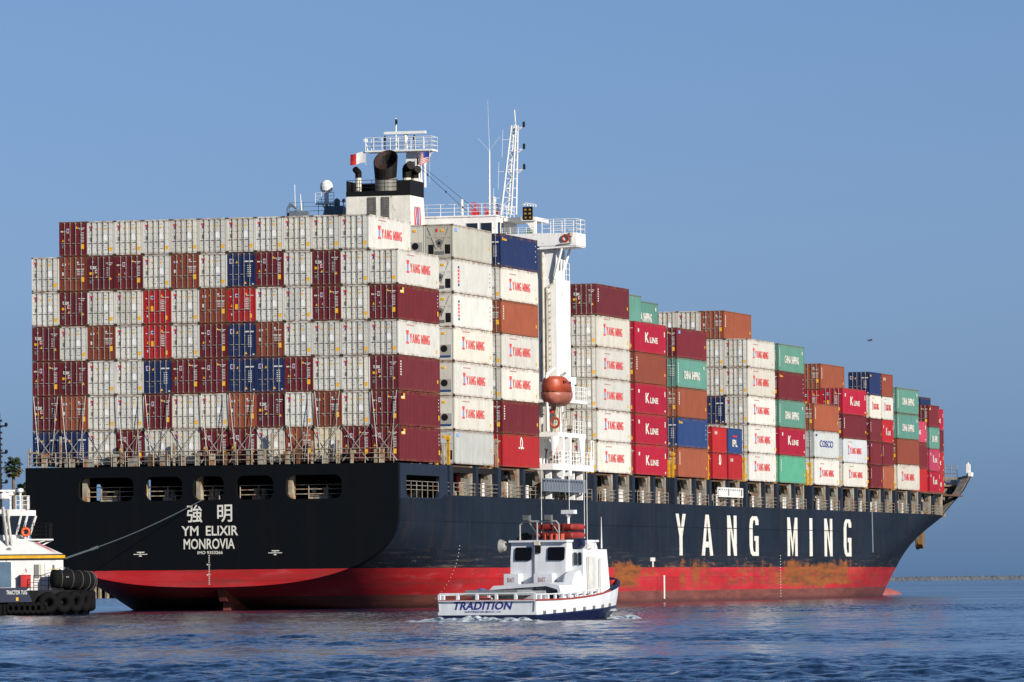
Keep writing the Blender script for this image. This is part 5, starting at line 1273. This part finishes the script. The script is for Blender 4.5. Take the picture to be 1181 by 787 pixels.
b = NB('foam'); f1 = b.ramp(b.noise(2.4, (1, 1, 1), 6, .75), [(.43, 0), (.56, 1)])
col = b.mix(f1, (.02, .05, .09), (.55, .60, .62)); M_FOAM = b.fin(col, .35)
foam('wake_foam', -166.0, -53.4, R(-8.8), 2.4, 4.6, .24, 2)
foam('wake_foam', -151.4, -57.7, R(-8.8), 1.9, 1.4, .24, 4)

# ------------------------------------------------------------------ tugboat
tug = empty('tugboat', (-56.6, 13.85, 0), 'white and black harbour tugboat with tyre fenders at the ship stern quarter', 'tugboat', rz=YAW-R(80))
# local: x forward (to the right in view), y to port (away from the camera), z up
def tsub(mb, name, mat, par=None, smooth=False): return sub(mb, name, mat, par or tug, smooth)
TB = paint('tug_black', (.005, .005, .006), .55, .3, 1); TN = paint('tug_navy', (.012, .018, .045), .5, .2, 1); TW = paint('tug_white', (.60, .60, .58), .45, .15, .8, rust=.06)
BX = 6.5
def tsec(x):
    return 4.4*(1 if x < 2.2 else math.sqrt(max(0, 1-((x-2.2)/(BX-2.2))**2)))
xs = [-16, -8, -2, 1, 2.2, 3.2, 4.1, 4.9, 5.5, 6.0, 6.3, 6.5, 6.59]
mb = MB()
for sg in (1, -1):
    vs = []
    for x in xs:
        h = tsec(x); vs += [(x, -sg*h, 1.85), (x, -sg*h*.99, .9), (x-(.3 if x > 4 else 0), -sg*h*.9, -.4)]
    for i in range(len(xs)-1):
        for j in range(2): mb.add([vs[i*3+j], vs[i*3+3+j], vs[i*3+4+j], vs[i*3+1+j]], [(0, 1, 2, 3)])
top_ = [(x, -tsec(x), 1.75) for x in xs]+[(x, tsec(x), 1.75) for x in xs[::-1]]
mb.add(top_, [tuple(range(len(top_)))]); tsub(mb, 'tug_hull', TB)
mb = MB(); mb.prism([(-14, .95), (-14, 2.05), (1.3, 2.05), (1.75, 1.0)], -4.66, -4.44, 'y'); tb = tsub(mb, 'bulwark_panel', TN)
mb = MB(); put_text(mb, 'TRACTOR TUG', lambda u, v: (-.15+1.5*u, -4.68, 1.56+.30*v), 0, bold=.008, space=1.1); sub(mb, 'lettering', M_WHITEC, tb)
mb = MB(); mb.box(.55, .72, -4.70, -4.6, 1.1, 1.35); tsub(mb, 'yellow_mark', M_YEL)
for k in range(7):
    mb = MB(); mb.torus((.1+k*.41, -4.82, .55), .30, .17, 'y', 16, 7); mb.v = [(.1+k*.41+(x-.1-k*.41)*.72, y, z) for x, y, z in mb.v]; tsub(mb, 'tyre_fender', M_RUBBER, None, True)
for k in range(9):
    mb = MB(); mb.box(-3.2+k*.35, -2.92+k*.35, -4.9, -4.45, .1, .85); tsub(mb, 'rubber_block', M_RUBBER)
for k, x in enumerate((2.9, 4.0, 4.95, 5.7, 6.2, 6.48)):
    h = tsec(x); an = math.atan2(h, (x-2.2)*(4.4/(BX-2.2))**2)
    mb = MB(); mb.torus((0, 0, 0), .52, .29, 'y', 24, 10, 0, 1.25)
    o = tsub(mb, 'tyre_fender', M_RUBBER, None, True); o.location = (x, -h-.15, .92+.03*k); o.rotation_euler.z = math.pi/2-an
def sweep(pts, r, n=12):
    mb = MB(); P = [Vector(p) for p in pts]
    for i, p in enumerate(P):
        d = (P[min(i+1, len(P)-1)]-P[max(i-1, 0)]).normalized(); a = d.cross(Vector((0, 0, 1))).normalized(); c = a.cross(d)
        mb.v += [tuple(p+(a*math.cos(t)+c*math.sin(t)*1.45)*r) for t in [2*math.pi*k/n for k in range(n)]]
    for i in range(len(P)-1):
        for k in range(n): mb.f.append((i*n+k, i*n+(k+1) % n, (i+1)*n+(k+1) % n, (i+1)*n+k)); mb.m.append(0)
    mb.f += [tuple(range(n)), tuple((len(P)-1)*n+k for k in range(n))]; mb.m += [0, 0]; return mb
hp = [(2.2+(BX-2.2)*math.sin(R(t)), -4.4*math.cos(R(t)), 2.75-.03*t/9) for t in range(14, 91, 4)]
hp = hp+[(x, -y, z) for x, y, z in hp[::-1][1:]]
ro = tsub(sweep(hp, .46), 'bow_fender', M_RUBBER, None, True)
for k in range(2, len(hp)-2, 3):
    d_ = (Vector(hp[k+1])-Vector(hp[k-1])).normalized(); a_ = d_.cross(Vector((0, 0, 1))).normalized(); c_ = a_.cross(d_)
    ringp = [tuple(Vector(hp[k])+(a_*math.cos(t)+c_*math.sin(t)*1.45)*.475) for t in [2*math.pi*q/16 for q in range(17)]]
    mb = MB(); mb.path(ringp, .035, 5); sub(mb, 'chain_strap', flat('worn_chain', (.06, .055, .05)), ro)
mb = MB(); put_text(mb, 'WESTERN', lambda u, v: (4.3+1.0*u, -tsec(4.3+1.0*u)-.50, 2.6+.24*v), 0, bold=.02); sub(mb, 'lettering', M_WHITEC, ro)
# deck house with sloped casing, yellow and black stripe
def hexa(o, xr=4.25, hw=3.1, xl=-9): return [(xl-o, -hw-o), (xr-.6+o*.5, -hw-o), (xr+o, -hw+.6-o*.5), (xr+o, hw-.6+o*.5), (xr-.6+o*.5, hw+o), (xl-o, hw+o)]
mb = MB(); mb.prism(hexa(0), 1.75, 4.1, 'z'); dh = tsub(mb, 'deck_house', TW)
for z0, z1, o_, mt, nm in ((4.1, 4.2, .10, M_BLACK, 'black_stripe'), (4.2, 4.42, .14, paint('stripe_yellow', (.62, .33, .01), .5), 'yellow_stripe'), (4.42, 4.5, .10, M_BLACK, 'black_stripe')):
    mb = MB(); mb.prism(hexa(o_), z0, z1, 'z'); sub(mb, nm, mt, dh)
mb = MB(); lo_ = hexa(0); hi_ = hexa(0, 2.1, 1.9)
vs = [(x, y, 4.5) for x, y in lo_]+[(x, y, 5.55) for x, y in hi_]; mb.add(vs, [(i, (i+1) % 6, 6+(i+1) % 6, 6+i) for i in range(6)]+[tuple(range(6, 12))]); sub(mb, 'sloped_casing', TW, dh)
for (x0, x1, z0, z1, mt, nm) in ((2.05, 2.4, 2.75, 3.75, M_GREYP, 'window'), (2.85, 3.2, 2.1, 3.85, M_WHITEC, 'door'), (3.42, 3.55, 3.3, 3.7, M_GREYP, 'vent_slot'), (2.5, 2.72, 2.8, 3.8, M_CREAM, 'notice_panel'), (-.9, .35, 2.1, 3.95, paint('door_blue', (.07, .13, .20), .5), 'door')):
    mb = MB(); mb.box(x0, x1, -3.15, -3.05, z0, z1); sub(mb, nm, mt, dh)
mb = MB(); mb.box(1.0, 1.75, -3.6, -3.1, 2.1, 2.95); mb.box(.97, 1.78, -3.65, -3.1, 2.95, 3.0); tsub(mb, 'red_locker', paint('locker_red', (.45, .015, .015), .5))
mb = MB(); mb.lathe([(.17, 0), (.17, .12)], (.25, -2.75, 4.85), 10, axis='y'); sub(mb, 'vent_disc', M_GREYP, dh)
# wheelhouse: outward leaning windows
lo_ = [(-5, -1.5), (1.35, -1.5), (1.95, -.9), (1.95, .9), (1.35, 1.5), (-5, 1.5)]; hi_ = [(-5, -1.65), (1.7, -1.65), (2.4, -1.0), (2.4, 1.0), (1.7, 1.65), (-5, 1.65)]
vs = [(x, y, 5.5) for x, y in lo_]+[(x, y, 5.95) for x, y in lo_]+[(x, y, 7.35) for x, y in hi_]+[(x, y, 7.75) for x, y in hi_]
mb = MB(); mb.add(vs, [(i, (i+1) % 6, 6+(i+1) % 6, 6+i) for i in range(6)]+[(12+i, 12+(i+1) % 6, 18+(i+1) % 6, 18+i) for i in range(6)]+[tuple(range(18, 24))]); wh = tsub(mb, 'wheelhouse', TW)
mb = MB()
for i in range(6): mb.tube(vs[6+i], vs[12+i], .10, 6)
for t in (.80, .93): mb.tube(Vector(vs[6]).lerp(Vector(vs[7]), t), Vector(vs[12]).lerp(Vector(vs[13]), t), .09, 6)
sub(mb, 'window_post', TW, wh)
mb = MB()
for i in (0, 1, 2, 3): q = [vs[6+i], vs[6+(i+1) % 6], vs[12+(i+1) % 6], vs[12+i]]; mb.add([(x*.985, y*.985, z) for x, y, z in q], [(0, 1, 2, 3)])
sub(mb, 'window_glass', M_GLASS, wh)
mb = MB(); mb.torus((1.55, -1.85, 6.15), .27, .10, 'y', 18, 8); tsub(mb, 'life_ring', paint('ring_orange', (.70, .09, .015), .5, .2, 1), None, True)
def trail(pts, z0, h, name='tug_railing', mat=None, rails=3, step=.9):
    mb = MB()
    for (xa, ya), (xb, yb) in zip(pts, pts[1:]):
        n = max(1, round(math.hypot(xb-xa, yb-ya)/step))
        for i in range(n+1): t = i/n; mb.tube((xa+(xb-xa)*t, ya+(yb-ya)*t, z0), (xa+(xb-xa)*t, ya+(yb-ya)*t, z0+h), .028, 5)
        for k in range(rails): mb.tube((xa, ya, z0+h*(k+1)/rails), (xb, yb, z0+h*(k+1)/rails), .022, 5)
    return tsub(mb, name, mat or TB)
trail([(1.2, -1.9), (2.6, -1.9), (3.6, -1.1), (3.6, 1.2)], 5.65, 1.15, rails=4, step=.55)
trail([(1.9, -4.2), (3.0, -4.1), (3.9, -3.7)], 1.85, 1.1, rails=3, step=.7)
mb = MB(); mb.tube((3.1, -4.1, 1.9), (3.5, -4.0, 3.3), .04); mb.tube((3.6, -3.9, 1.95), (3.4, -4.0, 3.3), .04); mb.tube((2.9, -4.0, 3.3), (4.1, -3.4, 3.5), .03); tsub(mb, 'deck_ladder', paint('pale_yellow', (.5, .42, .15), .5))
mb = MB(); mb.box(.4, 3.6, -1.9, 1.9, 5.52, 5.63); mb.tube((3.5, -1.5, 5.5), (2.2, -1.9, 4.9), .05); mb.tube((3.0, -1.8, 5.5), (1.2, -2.0, 5.0), .04); tsub(mb, 'upper_platform', TW)
for k in range(3):
    mb = MB(); mb.tube((2.2+k*.1, -2.05+k*.1, 5.4), (3.7+k*.1, -2.85+k*.16, 4.55), .025); tsub(mb, 'striped_line', flat('striped_pink', (.45, .16, .20)))
mb = MB(); mb.path([(.2, -2.3, 4.9), (-.15, -2.3, 8.0)], .13, 8); tsub(mb, 'exhaust_pipe', M_ROD)
mb = MB(); mb.path([(.5, -2.3, 4.9), (.15, -2.3, 7.8)], .11, 8); tsub(mb, 'exhaust_pipe', M_ROD)
mb = MB(); mb.box(-3.5, 1.6, -1.5, 1.5, 7.72, 7.82); tsub(mb, 'roof_deck', TW)
for x_, z_ in ((.55, 8.9), (1.3, 9.15)):
    mb = MB(); mb.tube((x_, -.6, 7.8), (x_, -.6, z_), .08); mb.lathe([(.02, z_+.25), (.22, z_+.2), (.25, z_), (.1, z_-.1)], (x_, -.6, 0), 10); tsub(mb, 'roof_aerial', M_WHITEC)
trail([(.9, -1.3), (1.9, -1.3), (1.9, .5)], 7.82, 1.0, 'roof_railing', M_WHITEC, step=.5)
mb = MB(); mb.tube((-.3, -.5, 7.8), (-.3, -.5, 15.0), .28, 8, 0, .16)
for z in (14.0, 12.0, 9.8): mb.tube((-.3, -.5, z), (.35, -.5, z), .06); mb.lathe([(.09, z), (.13, z+.1), (.09, z+.25)], (.3, -.5, 0), 8)
for k in range(14): mb.box(-.12, .0, -.6, -.4, 8.6+k*.44, 8.75+k*.44)
tsub(mb, 'mast', M_BLACK)
mb = MB(); mb.lathe([(.1, 8.5), (.42, 8.65), (.42, 8.9), (.12, 9.1)], (.1, -.6, 0), 12); mb.box(-.2, .9, -.8, -.6, 9.15, 9.28); tsub(mb, 'radar', M_WHITEC)
mb = MB(); mb.lathe([(.7, 0), (.7, .2), (.45, .2), (.45, 1.3), (.7, 1.3), (.7, 1.5)], (5.1, -.75, 2.6), 16, axis='y'); mb.box(4.6, 5.7, -1.0, 1.0, 1.7, 2.2); tsub(mb, 'towing_winch', TB)
mb = MB(); mb.path([(4.6, -2.2, 1.8), (4.6, -2.2, 3.4), (4.6, -1.2, 3.4), (4.6, -1.2, 1.8)], .14, 8); tsub(mb, 'towing_staple', TB)

# crew member at the wheel
person = empty('person', (0, 0, 0), 'dark figure of a person standing behind the tugboat wheelhouse window', 'person')
person.parent = None; person.location = Vector((-56.6, 13.85, 0))+Matrix.Rotation(YAW-R(80), 3, 'Z') @ Vector((.2, -.9, 5.55)); person.rotation_euler.z = YAW-R(80)
def figure(par):
    me = bpy.data.meshes.new('body'); J = [(0, 0, .95), (0, 0, 1.25), (0, 0, 1.45), (0, 0, 1.56), (.02, 0, 1.72), (0, .2, 1.42), (.12, .3, 1.15), (.38, .25, 1.12), (0, -.2, 1.42), (.12, -.3, 1.15), (.38, -.25, 1.12), (0, .1, .9), (.02, .12, .48), (0, .12, .06), (0, -.1, .9), (.02, -.12, .48), (0, -.12, .06)]
    E = [(0, 1), (1, 2), (2, 3), (3, 4), (2, 5), (5, 6), (6, 7), (2, 8), (8, 9), (9, 10), (0, 11), (11, 12), (12, 13), (0, 14), (14, 15), (15, 16)]
    rad = [.16, .15, .15, .06, .11, .08, .05, .035, .08, .05, .035, .1, .07, .05, .1, .07, .05]
    me.from_pydata(J, E, []); o = bpy.data.objects.new('body', me); COL.objects.link(o); o.parent = par
    s = o.modifiers.new('skin', 'SKIN'); 
    for v, r in zip(me.skin_vertices[0].data if me.skin_vertices else [], rad): v.radius = (r, r)
    o.modifiers.new('sub', 'SUBSURF').levels = 1; me.materials.append(flat('dark_figure', (.03, .03, .035), .8)); return o  # one dark tone over the whole figure, head included
try: figure(person)
except Exception as ex: print('figure', ex)

# tow line from tug bow to the stern window
line = empty('tow_line', (0, 0, 0), 'long grey tow line from the tugboat up to the ship stern opening', 'rope')
p1 = Vector((-.95, 16.6, 9.25))
a = Vector((-56.6, 13.85, 0))+Matrix.Rotation(YAW-R(80), 3, 'Z') @ Vector((4.6, -1.0, 4.2))
pts = []
for k in range(25):
    t = k/24; q = a.lerp(p1, t); q.z -= .9*math.sin(math.pi*t)*.35; pts.append(tuple(q))
mb = MB(); mb.path(pts, .035, 6); mb.path(pts[:6], .075, 6); mb.path(pts[4:6], .11, 6)
ln = mb.build('rope_strand', M_ROPE, line)

# ------------------------------------------------------------------ far shore
def cam_pt(u, dist, z):
    """a point at a bearing given by its column and a ground distance"""
    an = YAW-math.atan((u-590.5)/F); return Vector((CAM.x+dist*math.cos(an), CAM.y+dist*math.sin(an), z))
# breakwater of boulders on the right
mb = MB(); rg = random.Random(2); p0, p1_ = cam_pt(1010, 3600, 0), cam_pt(1260, 4200, 0)
for k in range(420):
    q = p0.lerp(p1_, rg.random()); s = rg.uniform(1.4, 3.2)
    mb.add([(q.x+s*dx*rg.uniform(.7, 1.2), q.y+s*dy*rg.uniform(.7, 1.2), max(-.5, rg.uniform(.6, 1.6)*dz*1.15)) for dx, dy, dz in ((-1, -1, 0), (1, -1, 0), (1, 1, 0), (-1, 1, 0), (-.5, -.5, 1.6), (.6, -.5, 1.7), (.5, .6, 1.5), (-.6, .5, 1.7))],
           [(0, 1, 5, 4), (1, 2, 6, 5), (2, 3, 7, 6), (3, 0, 4, 7), (4, 5, 6, 7)])
bk = mb.build('breakwater', paint('boulder_stone', (.11, .125, .15), .8, .5, .5)); tag(bk, 'low grey boulder breakwater along the horizon at right', 'breakwater')
d = (p1_-p0).normalized()
# timber wharf at left, seen between tug and ship
wf = empty('timber_wharf', cam_pt(130, 1060, 0), 'weathered timber pile wharf far behind the tugboat bow', 'wharf')
mb = MB(); rt = Vector((math.sin(YAW), -math.cos(YAW), 0)); fw = Vector((math.cos(YAW), math.sin(YAW), 0))
c0 = rt*-22; 
def wbox(mb, s0, s1, d0, d1, z0, z1):
    P = [rt*s+fw*dd+Vector((0, 0, z)) for z in (z0, z1) for s, dd in ((s0, d0), (s1, d0), (s1, d1), (s0, d1))]
    mb.add(P, [(0, 3, 2, 1), (4, 5, 6, 7), (0, 1, 5, 4), (1, 2, 6, 5), (2, 3, 7, 6), (3, 0, 4, 7)])
wbox(mb, -25, 30, 0.6, 6, 2.2, 2.7); mb.build('deck', M_BEIGE, wf)
mb = MB(); wbox(mb, -25, 30, 5, 6, -1, 2.3); mb.build('back_wall', M_DARK, wf)
M_PILE = paint('pile_timber', (.30, .25, .16), .8, .6, 2)
pile = MB(); pile.tube((0, 0, -1), (0, 0, 2.6), .32, 7, 0, .28); pl0 = pile.build('pile', M_PILE, wf, link=False)
for k in range(44):
    o = bpy.data.objects.new('pile', pl0.data); COL.objects.link(o); o.parent = wf; v = rt*(-24+k*1.2+rg.uniform(-.3, .3)); o.location = (v.x, v.y, rg.uniform(-.4, .3)-0); o.scale = (rg.uniform(.8, 1.4),)*2+(1,)
# low dark shore behind the wharf, hidden mostly by the ship
# palms
def palm(u, dist, H, label, seed, cr=3.2, lean=.0):
    rp_ = random.Random(seed); o = empty('palm_tree', cam_pt(u, dist, 1.5), label, 'palm tree', 'palm trees behind the tugboat')
    mb = MB(); pr = (0, 0, 0); 
    for k in range(8):
        t = (k+1)/8; q = (lean*t*t, 0, H*t); mb.tube(pr, q, .42-.16*(k/8), 8, 0, .42-.16*t); pr = q
    mb.build('trunk', paint('palm_trunk', (.17, .13, .09), .9, .5, 2), o)
    mb = MB(); top = Vector(pr)
    for k in range(62):
        az = rp_.uniform(0, 6.283); el = rp_.uniform(-.95, 1.25); Ln = cr*rp_.uniform(.7, 1.15); d_ = Vector((math.cos(az)*math.cos(el), math.sin(az)*math.cos(el), math.sin(el)))
        base = top+Vector((0, 0, rp_.uniform(-.6, .5))); mat = 0 if el > -.35 else 1
        tip = base+d_*Ln*.62; sdv = d_.cross(Vector((0, 0, 1))).normalized()
        mb.tube(base, tip, .03, 3, mat)
        for j in range(11):      # a fan of blades at the end of each stalk
            aa = -1.3+2.6*j/10; dv = (d_*math.cos(aa)+sdv*math.sin(aa)); bl = Ln*.5*rp_.uniform(.7, 1.1); dr_ = Vector((0, 0, -.35*bl))
            e1 = tip+dv*bl+dr_; nn = dv.cross(d_ if abs(aa) > .2 else sdv).normalized()*0; wv = dv.cross(Vector((0, 0, 1))).normalized()*.09
            mb.add([tip-wv, tip+wv, tip+dv*bl*.6+wv*1.3+dr_*.25, e1, tip+dv*bl*.6-wv*1.3+dr_*.25], [(0, 1, 2, 3, 4)], mat)
    mb.build('crown', [paint('palm_green', (.055, .085, .025), .7, .5, 1), paint('palm_dead', (.16, .11, .05), .9, .4, 1)], o, fixn=False)
palm(14, 1000, 20.2, 'taller fan palm rising above the tugboat wheelhouse', 1, 1.75)
palm(25.5, 1040, 17.0, 'shorter fan palm nearest the ship corner', 2, 1.6)
# a gull over the bow stacks
g = empty('seagull', cam_pt(1003, 560, 0), 'tiny dark seagull gliding in the sky above the forward stacks', 'bird'); g.location.z = 2.135+560*(664.5-391)/F*1.0
mb = MB()
for s in (1, -1): mb.add([(.18, s*.04, 0), (.2, s*.35, .13), (.05, s*.66, .06), (-.02, s*.62, .055), (.02, s*.33, .12), (-.08, s*.04, 0)], [(0, 1, 4, 5), (1, 2, 3, 4)])
mb.build('wings', flat('gull_grey', (.10, .10, .11)), g, fixn=False)
mb = MB(); mb.lathe([(.01, -.28), (.05, -.15), (.075, .05), (.05, .2), (.045, .25), (.01, .33)], (0, 0, 0), 8, axis='x'); mb.build('bird_body', MATS['gull_grey'], g); g.rotation_euler.z = YAW-R(70)
print('containers', ncont, 'objects', len(bpy.data.objects))
